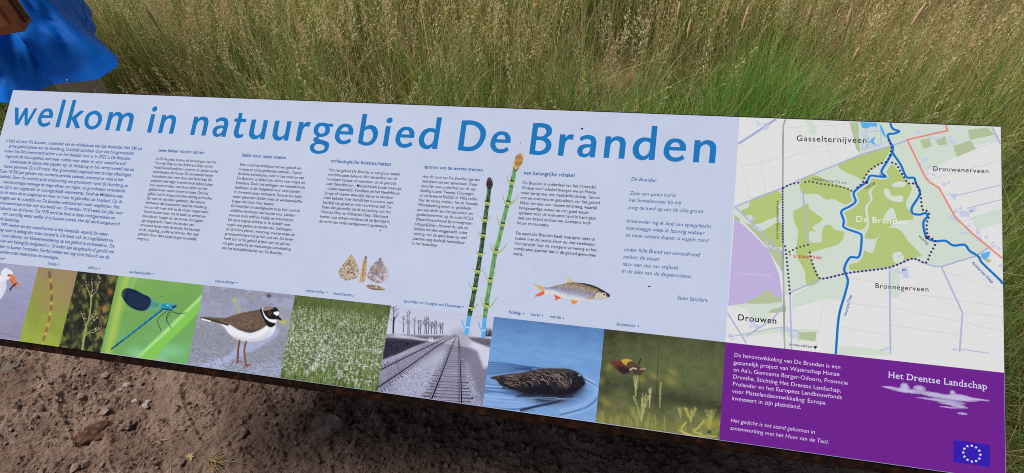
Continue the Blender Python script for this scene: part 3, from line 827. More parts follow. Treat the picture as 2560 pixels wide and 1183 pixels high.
# egret with a small fish
p = photo(0)
t = p.noise(3, 14, 21); p.img = p.grade([(0, (158,160,192)), (.55, (146,148,186)), (1, (142,140,170))], p.V) + ((t - .5) * 16)[..., None]
p.stroke(C1, [(0,800),(200,850)], 2, (110,105,135), 2, op=.5)
wh = p.grade([(0, (206,212,232)), (1, (238,240,248))], p.noise(12, 12, 22))
p.fill(C1, [(-200,330),(-60,250),(5,235),(8,200),(40,168),(66,152),(75,166),(108,182),(126,205),(126,240),(95,266),(58,285),(62,340),(45,400),(0,470),(-120,600),(-300,700)], wh, 1)
p.fill(C1, [(20,290),(60,300),(48,390),(0,450)], (196,204,222), 3, op=.6)
p.fill(C1, [(86,228),(125,225),(162,282),(189,330),(165,318),(128,275)], (224,120,52), .6)
p.fill(C1, [(90,250),(125,280),(150,330),(165,366),(122,322),(100,275)], (206,104,60), .6)
p.blob(C1, (84,232), 3.2, 2.5, (40,40,48))
p.fill(C1, [(93,368),(112,342),(145,312),(168,306),(150,330),(122,350),(104,384)], (58,50,62), .5)
p.build('photo_print', board, HP, 'photo of a white egret holding a small fish, at the far left')

# horsetail shoot
p = photo(1)
n = p.noise(2.5, 2.5, 31, 2)
p.img = p.grade([(0, (152,132,100)), (.25, (150,140,88)), (.6, (138,152,70)), (1, (150,170,72))], np.clip(p.V + (n - .5) * .5 - p.U * .1, 0, 1))
pts = [(488,205),(500,300),(510,400),(508,500),(498,590),(478,690),(455,780),(435,850),(418,940)]
p.stroke(C1, pts, 9.6, (164,156,82), 1.0)
cl = catmull(pts, False, 8)
for i, q in enumerate(cl):
    a = i / len(cl); ph = (a * 7.3) % 1
    if ph < .36: p.stroke(C1, [tuple(q), tuple(cl[min(i + 1, len(cl) - 1)])], 9.6, [(116,80,66), (160,104,70), (138,92,66)][i % 3], 1.2, op=.72 * (1 - .4 * a))
    elif ph > .8: p.stroke(C1, [tuple(q), tuple(cl[min(i + 1, len(cl) - 1)])], 9.6, (200,186,110), .8, op=.5)
p.stroke(C1, [(486,200),(490,222)], 8, (120,96,92), .8)
p.build('photo_print', board, HP, 'photo of a banded horsetail shoot on olive green')

# rush in flower
p = photo(2, (46, 50, 40))
n = p.noise(3, 9, 41, 3, 0.9); n2 = p.noise(5, 5, 42, 2)
p.mix(smoothstep(.5, .72, n) * .8, (112, 120, 62)); p.mix(smoothstep(.62, .8, n2) * .5, (146, 142, 84)); p.mix(smoothstep(.5, .3, n2) * .7, (30, 34, 34))
for q in ((1085,390), (1030,560)): p.blob(C1, q, 10, 7, (176,112,58), .8, .8)
for q, r in (((1110,270),16), ((760,640),14), ((640,860),12), ((730,920),12), ((960,850),10)): p.blob(C1, q, r, r * .5, (130,136,70), -.8, .7)
p.stroke(C1, [(808,975),(830,840),(848,745)], 7, (134,158,98), .6); p.stroke(C1, [(848,745),(880,640),(898,500),(900,420)], 4.5, (140,160,100), .5)
for l in ([(900,470),(870,380),(850,320)], [(900,440),(910,350),(905,290)], [(910,430),(955,380),(975,300)], [(850,740),(835,680),(805,620)], [(870,700),(920,640),(965,600)], [(845,830),(890,780),(960,760)], [(860,800),(930,790),(1000,740)], [(880,690),(905,620),(935,600)]):
    p.stroke(C1, l, 1.8, (150,160,112), .4)
rr = random.Random(5)
for cx, cy, n_ in ((865,315,16), (905,285,8), (985,285,12), (915,395,14), (970,375,5), (820,600,16), (840,675,14), (940,610,14), (970,640,16), (900,680,10), (960,750,12), (990,770,8)):
    for k in range(n_):
        q = (cx + rr.gauss(0, 17), cy + rr.gauss(0, 17))
        p.blob(C1, q, rr.uniform(1.0, 2.2), rr.uniform(.8, 1.5), rr.choice([(120,82,64), (150,112,92), (196,166,150), (92,60,50), (222,206,196)]), rr.uniform(0, 3), .95, 2)
p.build('photo_print', board, HP, 'photo of a flowering rush stem on dark green')

# banded demoiselle
p = photo(3)
n = p.noise(1.5, 1.5, 51, 2)
p.img = p.grade([(0, (122,170,92)), (.5, (110,162,88)), (.8, (112,172,112)), (1, (140,190,154))], np.clip(p.V * .7 + p.U * .25 + (n - .5) * .5, 0, 1))
p.stroke(C1, [(1250,260),(1180,500),(1120,760),(1060,1000)], 24, (176,200,92), 9, op=.75); p.stroke(C1, [(1335,265),(1290,360)], 10, (140,205,130), 5, op=.6)
p.blob(C1, (1330,990), 26, 14, (150,208,176), 0, .5); p.blob(C1, (1700,980), 40, 16, (130,206,160), 0, .6)
p.fill(C1, [(2010,400),(1960,450),(1790,610),(1600,790),(1420,960),(1300,1080),(1340,1085),(1480,960),(1700,760),(1900,560),(2010,450)], (148,212,120), 1.2)
p.fill(C1, [(2010,440),(1960,500),(1720,740),(1550,890),(1380,1060),(1500,1080),(1620,930),(1800,760),(1960,600),(2010,540)], (128,196,86), 1.2)
p.stroke(C1, [(2005,425),(1830,590),(1640,780),(1400,1010)], 2, (206,232,170), .8, op=.8)
p.fill(C1, [(1445,440),(1520,470),(1600,520),(1590,552),(1500,572),(1420,580)], (92,168,148), 1, op=.85)
p.fill(C1, [(1200,430),(1203,395),(1222,368),(1262,358),(1330,374),(1400,410),(1470,445),(1490,480),(1478,530),(1440,572),(1390,582),(1330,566),(1265,528),(1220,475)], (24,40,68), .6)
for k in range(7):
    a = k / 6; p.stroke(C1, [(1560,510 + 30*a),(1420,455 + 100*a),(1260,385 + 120*a)], 1.1, (52,86,120), .4, op=.55)
p.fill(C1, [(1200,430),(1203,395),(1222,368),(1250,360),(1232,400),(1225,450)], (70,110,90), 1.5, op=.5)
p.stroke(C1, [(1592,572),(1480,660),(1340,770),(1200,880),(1100,957)], 6.4, (18,84,140), .5, w2=4.4); p.stroke(C1, [(1590,566),(1480,653),(1340,763),(1210,866)], 1.8, (72,166,214), .4)
for k in range(9):
    a = k / 9; p.blob(C1, (1592 - 490*a, 572 + 385*a), 1.2, 3.4, (14,50,90), -.65, .8)
p.fill(C1, [(1585,540),(1602,512),(1645,504),(1690,520),(1706,552),(1680,580),(1620,574)], (48,150,190), .6); p.blob(C1, (1650,530), 4.5, 3, (120,216,206)); p.stroke(C1, [(1605,560),(1690,575)], 3, (26,50,70), .6); p.stroke(C1, [(1612,520),(1660,548)], 1.4, (20,40,60), .4)
p.blob(C1, (1718,540), 6.2, 6.2, (26,54,92), 0, 1, 2); p.blob(C1, (1716,522), 3, 2.2, (110,180,220)); p.blob(C1, (1726,560), 2.4, 2, (170,200,210))
for l in ([(1640,590),(1555,665),(1570,730),(1598,800)], [(1665,590),(1640,660),(1690,755)], [(1700,590),(1760,606),(1840,602)], [(1690,590),(1650,650),(1640,680)]): p.stroke(C1, l, 1.7, (34,60,66), .4)
p.blob(C1, (1600,790), 2.4, 1.6, (210,226,220))
p.build('photo_print', board, HP, 'photo of a dark winged blue damselfly on a green blade')

# little ringed plover
p = photo(4)
n = p.noise(26, 30, 61, 4); m_ = p.noise(3, 5, 62, 3)
p.img = p.grade([(0, (142,146,172)), (.35, (150,154,178)), (.6, (138,142,158)), (1, (150,158,184))], p.V) + ((n - .5) * (24 + 44 * p.V))[..., None]
p.mix(smoothstep(.52, .68, m_) * smoothstep(.45, .1, p.V) * .5, (168, 176, 214))
wtr = (168,180,220)
p.fill(C2, [(880,530),(900,590),(760,700),(560,800),(380,880),(140,910),(240,850),(430,790),(520,700),(640,670),(760,640)], wtr, 3, op=.9)
p.fill(C2, [(40,900),(300,870),(420,900),(300,950),(100,930)], wtr, 4, op=.7); p.fill(C2, [(700,900),(900,850),(960,920),(900,1000),(640,960)], wtr, 5, op=.45)
p.mix(smoothstep(.55, .62, p.noise(9, 30, 63, 3, .15)) * smoothstep(.55, .9, p.V) * .5, (112, 116, 130))
for k in range(46):
    q = (rr.uniform(60, 1040), rr.uniform(170, 480)); p.blob(C2, q, rr.uniform(1.5, 5), rr.uniform(1, 3), rr.choice([(170,176,110), (160,166,96), (112,114,118)]), 0, rr.uniform(.25, .65))
p.blob(C2, (810,228), 6, 4, (60,58,60)); p.stroke(C2, [(525,395),(515,330),(485,270)], 3.5, (168,180,96), .8); p.blob(C2, (485,268), 5, 4, (176,190,110)); p.blob(C2, (945,478), 10, 4.5, (190,186,80))
fur = p.noise(24, 60, 64, 3, .3)
p.fill(C2, [(330,478),(430,500),(520,540),(640,560),(770,505),(840,520),(872,495),(866,560),(810,620),(710,660),(600,668),(500,640),(430,590),(385,530)], p.grade([(0,(214,220,238)),(1,(234,238,248))], np.clip((fur-.3)*2.5,0,1)), 1)
p.fill(C2, [(430,585),(500,630),(600,660),(700,655),(640,672),(540,662),(460,620)], (176,172,160), 3, op=.7)
p.fill(C2, [(470,610),(560,640),(680,640),(790,590),(840,540),(800,620),(700,662),(600,670),(510,645)], (168,172,190), 4, op=.6)
p.fill(C2, [(160,438),(220,430),(380,440),(440,425),(520,398),(620,378),(722,362),(752,400),(775,470),(788,508),(720,556),(640,578),(560,562),(500,540),(440,505),(390,482),(300,468),(210,455)], p.grade([(0,(82,68,60)),(.5,(102,86,76)),(1,(124,108,94))], np.clip((fur-.25)*2,0,1)), .7)
p.fill(C2, [(500,540),(640,560),(720,540),(640,582),(560,566)], (62,52,48), 1.5, op=.7)
for k in range(60):
    x = rr.uniform(330, 740); y = rr.uniform(400, 545) * .5 + 235; p.stroke(C2, [(x, y), (x - rr.uniform(16, 40), y + rr.uniform(2, 12))], .8, rr.choice([(132,116,102), (72,60,54), (146,130,112)]), .6, True, .5); p.stroke(C2, [(165,440),(300,470),(420,505)], 3, (66,56,52), 1, op=.8); p.stroke(C2, [(170,448),(250,470)], 3, (226,228,236), .6)
p.fill(C2, [(722,362),(748,350),(770,400),(800,450),(868,488),(862,515),(825,528),(790,508),(760,450)], (26,26,34), .6)
p.fill(C2, [(742,352),(760,350),(775,410),(810,445),(882,455),(868,488),(810,470),(768,430)], (236,240,248), .6)
p.fill(C2, [(752,360),(780,338),(830,332),(875,340),(900,365),(908,400),(905,440),(880,452),(815,448),(775,410)], (28,28,36), .6)
p.fill(C2, [(752,358),(785,334),(832,330),(862,340),(835,358),(800,368),(760,372)], (140,124,108), .6); p.fill(C2, [(852,392),(880,378),(905,380),(905,410),(880,416)], (238,242,248), .5)
p.blob(C2, (818,395), 4.6, 4.6, (190,146,104), 0, .9, 3); p.blob(C2, (818,395), 3.4, 3.4, (40,24,22), 0, 1, 3)
p.fill(C2, [(880,425),(912,432),(935,464),(900,455),(872,442)], (34,30,34), .5)
p.stroke(C2, [(530,660),(518,740),(510,862)], 5, (112,70,56), .6); p.stroke(C2, [(592,668),(576,750),(590,890)], 5, (128,80,62), .6)
for l in ([(510,855),(545,856)], [(510,858),(500,872)], [(588,885),(630,888)], [(588,888),(575,902)], [(590,888),(608,900)]): p.stroke(C2, l, 3.2, (140,78,62), .5)
p.build('photo_print', board, HP, 'photo of a plover with a black collar standing on wet sand')

# water violets
p = photo(5)
st_ = p.noise(70, 6, 71, 3); b_ = p.noise(20, 12, 72, 4)
p.img = p.grade([(0,(58,74,44)),(.5,(92,112,66)),(1,(132,150,92))], np.clip((st_-.25)*2,0,1))
p.mix(smoothstep(.45, .75, p.noise(45, 9, 74, 3)) * smoothstep(.08, .25, p.V) * smoothstep(.95, .6, p.V) * .55, (176, 184, 174))
p.mix(smoothstep(.25, .0, p.V) * .6, (84, 96, 54)); p.mix(smoothstep(.6, .8, b_) * .4, (52, 62, 46)); p.mix(smoothstep(.62, 1, p.V) * smoothstep(.5, .7, st_) * .5, (140,160,104))
def fleck(X, Y, w_, h_, c_, o_):
    x0, x1, y0, y1 = int(max(X - 3*w_ - 1, 0)), int(min(X + 3*w_ + 2, p.nx)), int(max(Y - 3*h_ - 1, 0)), int(min(Y + 3*h_ + 2, p.ny))
    if x1 <= x0 or y1 <= y0: return
    mk = np.exp(-(((p.X[y0:y1, x0:x1] - X) / w_) ** 2 + ((p.Y[y0:y1, x0:x1] - Y) / h_) ** 2))[..., None] * o_
    p.img[y0:y1, x0:x1] = p.img[y0:y1, x0:x1] * (1 - mk) + np.array(c_) * mk
WH = [(206,210,222), (190,196,204), (222,222,236), (232,232,242)]
for k in range(1900):
    x = rr.random(); y = rr.betavariate(1.9, 2.6) * 1.02
    if y < .09 + .06 * rr.random(): continue
    z_ = (.5 + 1.0 * y) * p.px; fleck(x * p.nx, y * p.ny, z_ * rr.uniform(1.0, 2.6), z_ * rr.uniform(.7, 1.3), rr.choice(WH), rr.uniform(.5, 1))
for k in range(110):
    x, y = rr.random(), rr.uniform(.35, .95); z_ = (.5 + .8 * y) * p.px; X, Y = x * p.nx, y * p.ny
    for q in range(rr.randint(2, 4)): fleck(X + rr.uniform(-.8, .8) * z_, Y + q * 3.0 * z_ + rr.uniform(-.6, .6), z_ * rr.uniform(1.3, 2.8), z_ * 1.0, rr.choice(WH), rr.uniform(.6, 1))
p.mix(smoothstep(.5, .75, p.noise(60, 5, 73, 3)) * .35 * smoothstep(.1, .4, p.V), (70, 92, 52))
p.build('photo_print', board, HP, 'photo of white water violets among green stems')

# disused railway, black and white
p = photo(6)
gr = p.noise(60, 60, 81, 3)
p.img = p.grade([(0,(188,194,222)),(.34,(196,202,226)),(.37,(150,152,172)),(.5,(164,166,188)),(1,(160,162,186))], p.V) + ((gr - .5) * (10 + 95 * smoothstep(.36, .75, p.V)))[..., None]
dk = p.grade([(0,(58,56,68)),(1,(104,102,118))], p.noise(30, 40, 82, 3))
p.fill(C3, [(40,330),(300,335),(650,345),(560,372),(440,395),(300,362),(150,352),(80,360)], (140,140,160), 1.2, False, .9)
p.fill(C3, [(90,362),(200,372),(320,378),(455,395),(330,440),(200,500),(60,555),(50,480)], dk, 1.2, False)
p.fill(C3, [(230,345),(420,352),(600,352),(520,372),(400,378),(300,370)], dk, 1.5, False, .8)
p.fill(C3, [(800,358),(900,362),(1000,372),(1000,450),(880,410),(820,385)], dk, 1.5, False, .85)
p.fill(C3, [(730,440),(870,460),(960,540),(985,700),(930,950),(860,760),(800,600)], (128,128,146), 4, False, .7)
p.fill(C3, [(752,372),(800,362),(840,400),(990,470),(985,600),(940,640),(880,480),(800,440),(760,410)], (206,210,230), 2.5, False, .85)
p.fill(C3, [(180,335),(330,352),(480,385),(420,390),(250,362),(150,350)], (200,204,226), 1.2, False, .8)
p.stroke(C3, [(470,388),(700,425),(985,462)], 3.2, (206,210,230), .8, False)
p.fill(C3, [(560,420),(660,400),(500,700),(380,890),(180,860),(160,760),(380,560)], (190,192,214), 5, False, .45)
p.mix(smoothstep(.5, .72, p.noise(40, 40, 83, 3)) * smoothstep(.5, .75, p.V) * .45, (112, 110, 126))
for a_, b_ in ((560, 40), (700, 600)): p.stroke(C3, [(a_ + 30, 390), (b_ + (0 if b_ < 100 else 10), 730 if b_ < 100 else 940)], 26 if b_ < 100 else 52, (120, 118, 134), 9, False, .4)
def sleepers(a0, a1, b0, b1, n, gam, over):
    for k in range(n):
        t = (k / n) ** gam; A = np.array(a0) * (1 - t) + np.array(a1) * t; B_ = np.array(b0) * (1 - t) + np.array(b1) * t
        d_ = B_ - A; w_ = .7 + 4.2 * t
        o1, o2 = over * rr.uniform(.6, 1.2), over * rr.uniform(.6, 1.2); p.stroke(C3, [tuple(A - d_ * o1), tuple(B_ + d_ * o2)], w_ * rr.uniform(.6, 1), (78,76,92), .7, False, rr.uniform(.45, .85)); p.stroke(C3, [tuple(A + d_ * .18), tuple(B_ - d_ * .18)], w_ * 1.3, (168,168,186), 1.2, False, rr.uniform(.2, .6))
        p.stroke(C3, [tuple(A - d_ * over + [0, -5*t-1]), tuple(B_ + d_ * over + [0, -5*t-1])], w_ * .4, (196,198,214), .4, False, .5)
sleepers((545,400), (-40,680), (590,402), (-10,830), 36, 1.6, .28)
sleepers((680,395), (470,930), (716,395), (745,945), 34, 1.9, .34)
for l, w0, w1 in (([(690,335),(530,400),(300,510),(40,638)], .8, 4.6), ([(700,340),(560,415),(300,600),(15,790)], .8, 5.4), ([(700,350),(660,440),(580,640),(478,895)], .8, 6.5), ([(712,350),(722,440),(730,640),(738,930)], .8, 6.5)):
    p.stroke(C3, l, w0, (40,40,52), .4, True, 1, w1); p.stroke(C3, [(x - 4 * (y - 330) / 600, y - 3) for x, y in l], w0 * .4, (190,192,206), .4, True, .8, w1 * .38)
for l in ([(715,350),(745,480),(778,570)], [(705,345),(640,378),(560,430)]): p.stroke(C3, l, .8, (90,90,104), .4)
def tree(x, y, h, n, spread):
    p.stroke(C3, [(x, y), (x + rr.uniform(-4, 4), y - h * .5), (x + rr.uniform(-5, 5), y - h)], 1.9, (56,54,68), .4, True, .95, .7)
    for k in range(n):
        a = rr.uniform(.3, .95); s_ = rr.choice((-1, 1)); l = spread * rr.uniform(.4, 1) * (1.15 - a)
        p.stroke(C3, [(x, y - h * a), (x + s_ * l * .5, y - h * a - l * .7), (x + s_ * l, y - h * a - l * 1.1)], .7, (84,84,104), .4, True, .75)
tree(150, 318, 225, 26, 120)
p.stroke(C3, [(150,322),(152,250),(158,190)], 4, (50,48,60), .5)
for x, y, h in ((237,318,140), (277,335,200), (288,330,210), (335,330,150), (372,330,120), (385,332,130), (425,330,150), (440,332,165), (455,330,150), (485,332,110), (510,330,100), (525,328,110), (560,325,90), (578,322,80)): tree(x, y, h, 10, 55)
p.fill(C3, [(940,345),(950,290),(1000,282),(1010,350)], (120,122,144), 3, False, .6)
for k in range(12): tree(950 + k * 5, 350, rr.uniform(40, 70), 3, 20)
for x in (462, 478, 490): p.stroke(C3, [(x,392),(x,366)], 2, (224,226,238), .5)
lo = smoothstep(.33, .42, p.V)[..., None]; p.img = p.img * (1 - lo) + ((p.img - 150) * 1.3 + 138) * lo
p.build('photo_print', board, HP, 'black and white photo of a railway crossing bare fields')

# beaver swimming
p = photo(7)
n = p.noise(3, 9, 91, 3, .12)
p.img = p.grade([(0,(84,124,182)),(.3,(110,156,214)),(.55,(112,158,216)),(1,(120,160,216))], p.V) + ((n - .5) * 18)[..., None]
def ripple(pts, w, col, op, soft=1.2): p.stroke(C3, pts, w, col, soft, True, op)
for k in range(7): ripple([(960, 575 + k * 18),(1150, 590 + k * 12),(1350, 618 + k * 4),(1450 - k*40, 630)], 2.2, (44,72,122), .65)
for k in range(14):
    y = 760 + k * 20; ripple([(925, y),(1040, y + rr.uniform(-6, 20)),(1200, y + rr.uniform(10, 34)),(1380, y + rr.uniform(-10, 20))], rr.uniform(1.5, 4.5), rr.choice([(56,86,140), (70,104,160), (156,188,232)]), .6)
for k in range(8): ripple([(1800, 690 + k*6),(1880 + k * 8, 740 + k * 10),(1900 + k * 10, 830 + k * 6),(1800 + k*8, 930 + k * 8),(1600, 990 + k * 10)], 1.6, rr.choice([(58,88,140), (160,190,232)]), .6, .8)
ripple([(1260,995),(1420,955),(1540,930),(1700,880)], 5, (34,40,66), .85)
p.fill(C3, [(1060,775),(1300,840),(1500,855),(1760,810),(1820,775),(1810,830),(1700,905),(1520,935),(1360,905),(1180,840)], (40,46,68), 7, True, .85)
p.fill(C3, [(1200,880),(1330,840),(1500,850),(1640,840),(1780,800),(1700,870),(1560,905),(1440,915),(1330,880)], (34,38,56), 2, True, .85)
fur = p.noise(14, 60, 92, 4, .45)
p.fill(C3, [(995,712),(1060,695),(1150,680),(1260,668),(1360,645),(1460,632),(1560,630),(1680,638),(1760,670),(1800,710),(1820,760),(1800,790),(1720,830),(1640,860),(1540,862),(1420,850),(1300,850),(1210,815),(1120,790),(1070,765),(1050,735)], p.grade([(0,(18,18,28)),(.5,(34,31,38)),(.82,(64,55,56)),(1,(110,97,92))], np.clip((fur - .28) * 2.0, 0, 1)), .9)
p.fill(C3, [(1380,740),(1480,720),(1530,780),(1500,830),(1400,840),(1340,800)], (26,26,38), 4, True, .75); p.fill(C3, [(1640,720),(1780,690),(1815,760),(1740,820),(1660,840)], (30,32,46), 4, True, .6)
for k in range(120):
    t = rr.random(); x = 1060 + 600 * t; y0 = 700 - 55 * math.sin(t * 2.6) + rr.uniform(0, 110); p.stroke(C3, [(x, y0),(x + 30, y0 - 6 + 10 * t),(x + 56, y0 + 4 + 22 * t),(x + 70, y0 + 24 + 30 * t)], 1.0, rr.choice([(158,138,124), (128,108,98), (184,168,156), (30,28,38), (30,28,38)]), .5, True, .75)
for k in range(26):
    a = rr.uniform(-.4, 1.5); R = rr.uniform(60, 150); cx, cy = 1560, 745; p.stroke(C3, [(cx + R*math.cos(a+j*.14), cy + R*.6*math.sin(a+j*.14)) for j in range(4)], .9, (146,128,116), .4, True, .6)
p.fill(C3, [(1010,715),(1150,684),(1300,664),(1460,634),(1600,632),(1730,655),(1700,668),(1560,652),(1420,664),(1250,694),(1120,706)], (128,114,108), 3, True, .5)
p.fill(C3, [(1120,790),(1300,800),(1480,800),(1680,800),(1800,780),(1720,835),(1560,864),(1420,852),(1290,850)], (22,22,34), 4, True, .8)
for k in range(60):
    t = rr.random(); x = 1080 + 680 * t; y0 = 846 - 70 * (1 - t) * .9 + rr.uniform(-4, 16) - (40 if t > .85 else 0); p.stroke(C3, [(x, y0), (x + rr.uniform(6, 24), y0 + rr.uniform(4, 14))], 1.3, (26,26,38), .5, True, .8)
for k in range(12): ripple([(1150 + k * 40, 880 + k * 3), (1260 + k * 40, 886 + rr.uniform(-4, 10)), (1400 + k * 36, 868 + rr.uniform(0, 40))], 1.3, rr.choice([(150,180,226), (96,128,182)]), .5, .7)
p.blob(C3, (1770,690), 3, 2, (170,180,200)); p.stroke(C3, [(1685,590),(1688,640)], .8, (60,80,120), .4, op=.5)
p.build('photo_print', board, HP, 'photo of a brown beaver swimming in blue water')

# stonewort under water with a snail
p = photo(8)
n = p.noise(3, 3, 101, 3); n2 = p.noise(7, 7, 102, 4)
p.img = p.grade([(0,(62,64,44)),(.2,(80,86,60)),(.45,(84,92,62)),(.62,(64,68,52)),(.75,(86,92,62)),(1,(122,124,74))], np.clip(p.V + (n - .5) * .25, 0, 1)) + ((n2 - .5) * 26)[..., None]
p.mix(smoothstep(.75, .25, np.hypot(p.U - .72, p.V - .36)) * .35, (106, 118, 80)); p.mix(smoothstep(.2, 0, p.U) * smoothstep(.5, 0, p.V) * .5, (60, 58, 40))
p.mix(smoothstep(.12, 0, np.abs(p.V - .63 - (p.U - .5) * .12)) * smoothstep(.2, .7, p.U) * .55, (46, 48, 38))
for k in range(60): p.blob(C4, (rr.uniform(60, 1140), rr.uniform(170, 900)), rr.uniform(.6, 1.2), rr.uniform(.6, 1.1), (170,176,146), 0, rr.uniform(.3, .8))
for q, rx, ry in (((545,560),12,7), ((690,600),14,9), ((700,525),12,5), ((150,480),7,9), ((430,585),10,8), ((125,790),12,6), ((80,600),7,8)): p.blob(C4, q, rx, ry, (156,146,76), .5, .55)
p.stroke(C4, [(578,300),(568,560),(555,800)], 1.3, (46,48,40), .6, op=.8)
def weed(x, y, h, n_, sp, col, op=.7):
    for k in range(n_):
        dx = rr.uniform(-sp, sp); p.stroke(C4, [(x, y),(x + dx * .4, y - h * .5),(x + dx, y - h * rr.uniform(.75, 1))], rr.uniform(1, 2), col, .7, True, op)
        for j in range(5):
            t = rr.uniform(.3, 1); p.blob(C4, (x + dx * t, y - h * t), 2.4, 1.4, col, rr.uniform(0, 3), op * .8)
weed(430,950,240,9,85,(170,174,112)); weed(380,730,190,5,30,(168,172,120)); weed(590,830,230,2,18,(160,164,110)); weed(860,960,130,9,60,(166,166,92)); weed(770,920,90,5,25,(150,152,86)); weed(1030,980,130,9,50,(150,150,90)); weed(500,830,170,4,25,(176,180,126)); weed(390,990,160,8,70,(140,144,84))
for k in range(28): x = rr.uniform(50, 1110); weed(x, 1000 + x * .08, rr.uniform(60, 160), 2, 20, (140,142,84), .5)
for q in (((930,1000),(890,1040)), ((780,1010),(800,1050))): p.stroke(C4, [(q[0][0]+40, q[0][1]-50), q[0], q[1], (q[1][0]+60, q[1][1]+20)], 4, (186,178,92), 1, op=.8)
p.fill(C4, [(965,930),(1010,935),(1060,940),(1110,930),(1115,1000),(1050,1010),(990,1000)], (176,166,76), 4, op=.6); p.stroke(C4, [(760,1030),(860,1075),(980,1080),(1080,1085)], 3, (196,190,120), 1, op=.7)
p.fill(C4, [(150,433),(215,428),(265,425),(300,470),(330,520),(290,540),(235,520),(195,475)], (104,56,46), .8); p.fill(C4, [(215,470),(300,480),(340,500),(320,530),(270,538),(230,512)], (50,38,44), 1.5)
p.fill(C4, [(252,424),(290,408),(330,412),(352,432),(310,450),(298,468)], (186,160,60), .7); p.fill(C4, [(300,460),(330,430),(375,440),(390,480),(350,500),(318,490)], (84,66,54), 1)
p.fill(C4, [(355,495),(400,475),(440,495),(445,520),(415,555),(395,545),(370,550),(355,520)], (74,58,52), .8); p.stroke(C4, [(330,505),(355,490),(385,495)], 3, (190,184,150), .6); p.stroke(C4, [(400,470),(425,410)], 3, (56,48,44), .5); p.stroke(C4, [(420,500),(460,492)], 3, (160,140,110), .5)
p.build('photo_print', board, HP, 'photo of a pond snail above stonewort in murky green water')

# ---- cut-out pictures on the white ground
def cutout(crop, box, n):
    q = crop.uv(box); p = Pic(q[:, 0].min(), q[:, 0].max(), q[:, 1].min(), q[:, 1].max(), n, (188, 201, 229)); p.alpha = np.zeros((p.ny, p.nx)); return p
C6 = Crop(1310, 680, 9.86)
p = cutout(C6, [(150,50),(2200,50),(150,880),(2200,880)], 330)
for pts, col in (([(225,290),(300,305),(420,345),(530,380),(540,460),(520,540),(400,590),(262,612),(290,570),(370,520),(440,470),(380,430),(320,380)], (206,170,120)), ([(500,540),(400,590),(262,612),(300,560),(440,480),(520,490)], (222,96,62)),
                 ([(1045,92),(1110,140),(1180,195),(1265,258),(1120,290),(960,305),(1030,250),(1070,190)], (196,188,160)), ([(740,555),(830,580),(925,630),(850,670),(752,705),(772,650)], (226,88,60)), ([(1160,685),(1240,690),(1330,712),(1290,760),(1225,806),(1180,770)], (230,132,66))):
    p.fill(C6, pts, col, .5)
sc = p.noise(60, 30, 111, 3); vy = smoothstep(250, 720, (p.Y / p.px) + 50 * 9.86 / 9.86)
body = [(500,400),(530,380),(640,375),(760,340),(960,300),(1120,265),(1270,256),(1420,265),(1600,300),(1780,360),(1900,420),(2020,490),(2100,545),(2125,585),(2100,625),(1990,660),(1850,690),(1650,715),(1400,715),(1160,685),(930,632),(750,556),(640,545),(520,545)]
mk = p.fill(C6, body, (200,206,222), .4)
gy = (p.Y) / p.ny
top = np.interp(p.U * 2050 + 150, [500, 760, 1270, 1780, 2120], [385, 340, 258, 360, 560]); bot = np.interp(p.U * 2050 + 150, [500, 760, 1160, 1650, 2120], [545, 560, 690, 716, 620])
slope = 0.0; ypx = p.V * 830 + 50
tt = np.clip((ypx + slope - top) / (bot - top + 1e-6), 0, 1)
bc = p.grade([(0,(52,46,50)),(.07,(128,112,98)),(.25,(160,144,126)),(.42,(140,136,160)),(.6,(160,164,186)),(.75,(198,208,218)),(1,(212,214,214))], tt) + ((sc - .5) * 90 * smoothstep(.7, .4, tt)[...])[..., None]
p.mix(mk, bc)
p.fill(C6, [(1850,430),(1960,470),(2060,520),(2115,560),(2080,580),(1960,530),(1870,490)], (44,40,48), .5); p.fill(C6, [(1740,560),(1830,490),(1940,520),(2040,600),(2080,620),(1960,660),(1800,660),(1720,640)], (206,200,180), 1, op=.8)
p.stroke(C6, [(1860,480),(1790,510),(1740,570),(1715,650)], 1.5, (96,84,72), .5); p.fill(C6, [(1490,660),(1600,645),(1700,630),(1690,660),(1600,680)], (212,140,104), .8, op=.85)
p.blob(C6, (1978,560), 4.4, 4.4, (226,222,200), 0, 1, 3); p.blob(C6, (1978,560), 2.2, 2.2, (30,30,36), 0, 1, 3)
p.build('fish_picture', board, HT, 'cut-out picture of a silver fish with orange fins')

C7 = Crop(830, 610, 6.96)
p = cutout(C7, [(90,150),(1010,150),(90,830),(1010,830)], 300)
n = p.noise(18, 18, 121, 4); n3 = p.noise(40, 40, 122, 3)
stone = p.grade([(0,(86,74,66)),(.35,(140,124,110)),(.6,(178,164,148)),(1,(212,204,192))], np.clip((n - .15) * 1.5, 0, 1)) + ((n3 - .5) * 18)[..., None]
grey = p.grade([(0,(96,88,98)),(.35,(142,134,146)),(.65,(176,170,182)),(1,(216,212,220))], np.clip((n - .15) * 1.5, 0, 1)) + ((n3 - .5) * 16)[..., None]
p.fill(C7, [(342,170,1),(380,240),(440,360),(470,460),(462,560),(400,600),(300,630),(235,638),(165,600),(120,530),(118,470),(180,370),(260,270)], stone, .4); p.fill(C7, [(345,180),(400,280),(450,400),(440,440),(380,330),(330,250),(210,400),(150,470),(250,300)], (190,170,136), 1.5, op=.7)
p.fill(C7, [(592,200),(605,250),(600,400),(590,560),(560,660),(510,675),(475,640),(500,500),(525,350),(560,250)], p.grade([(0,(150,118,84)),(1,(222,202,166))], n), .4); p.fill(C7, [(585,205),(603,215),(600,270),(585,240)], (60,50,52), .5)
p.stroke(C7, [(575,300),(545,430),(535,570)], 2.4, (140,96,56), .8, op=.8)
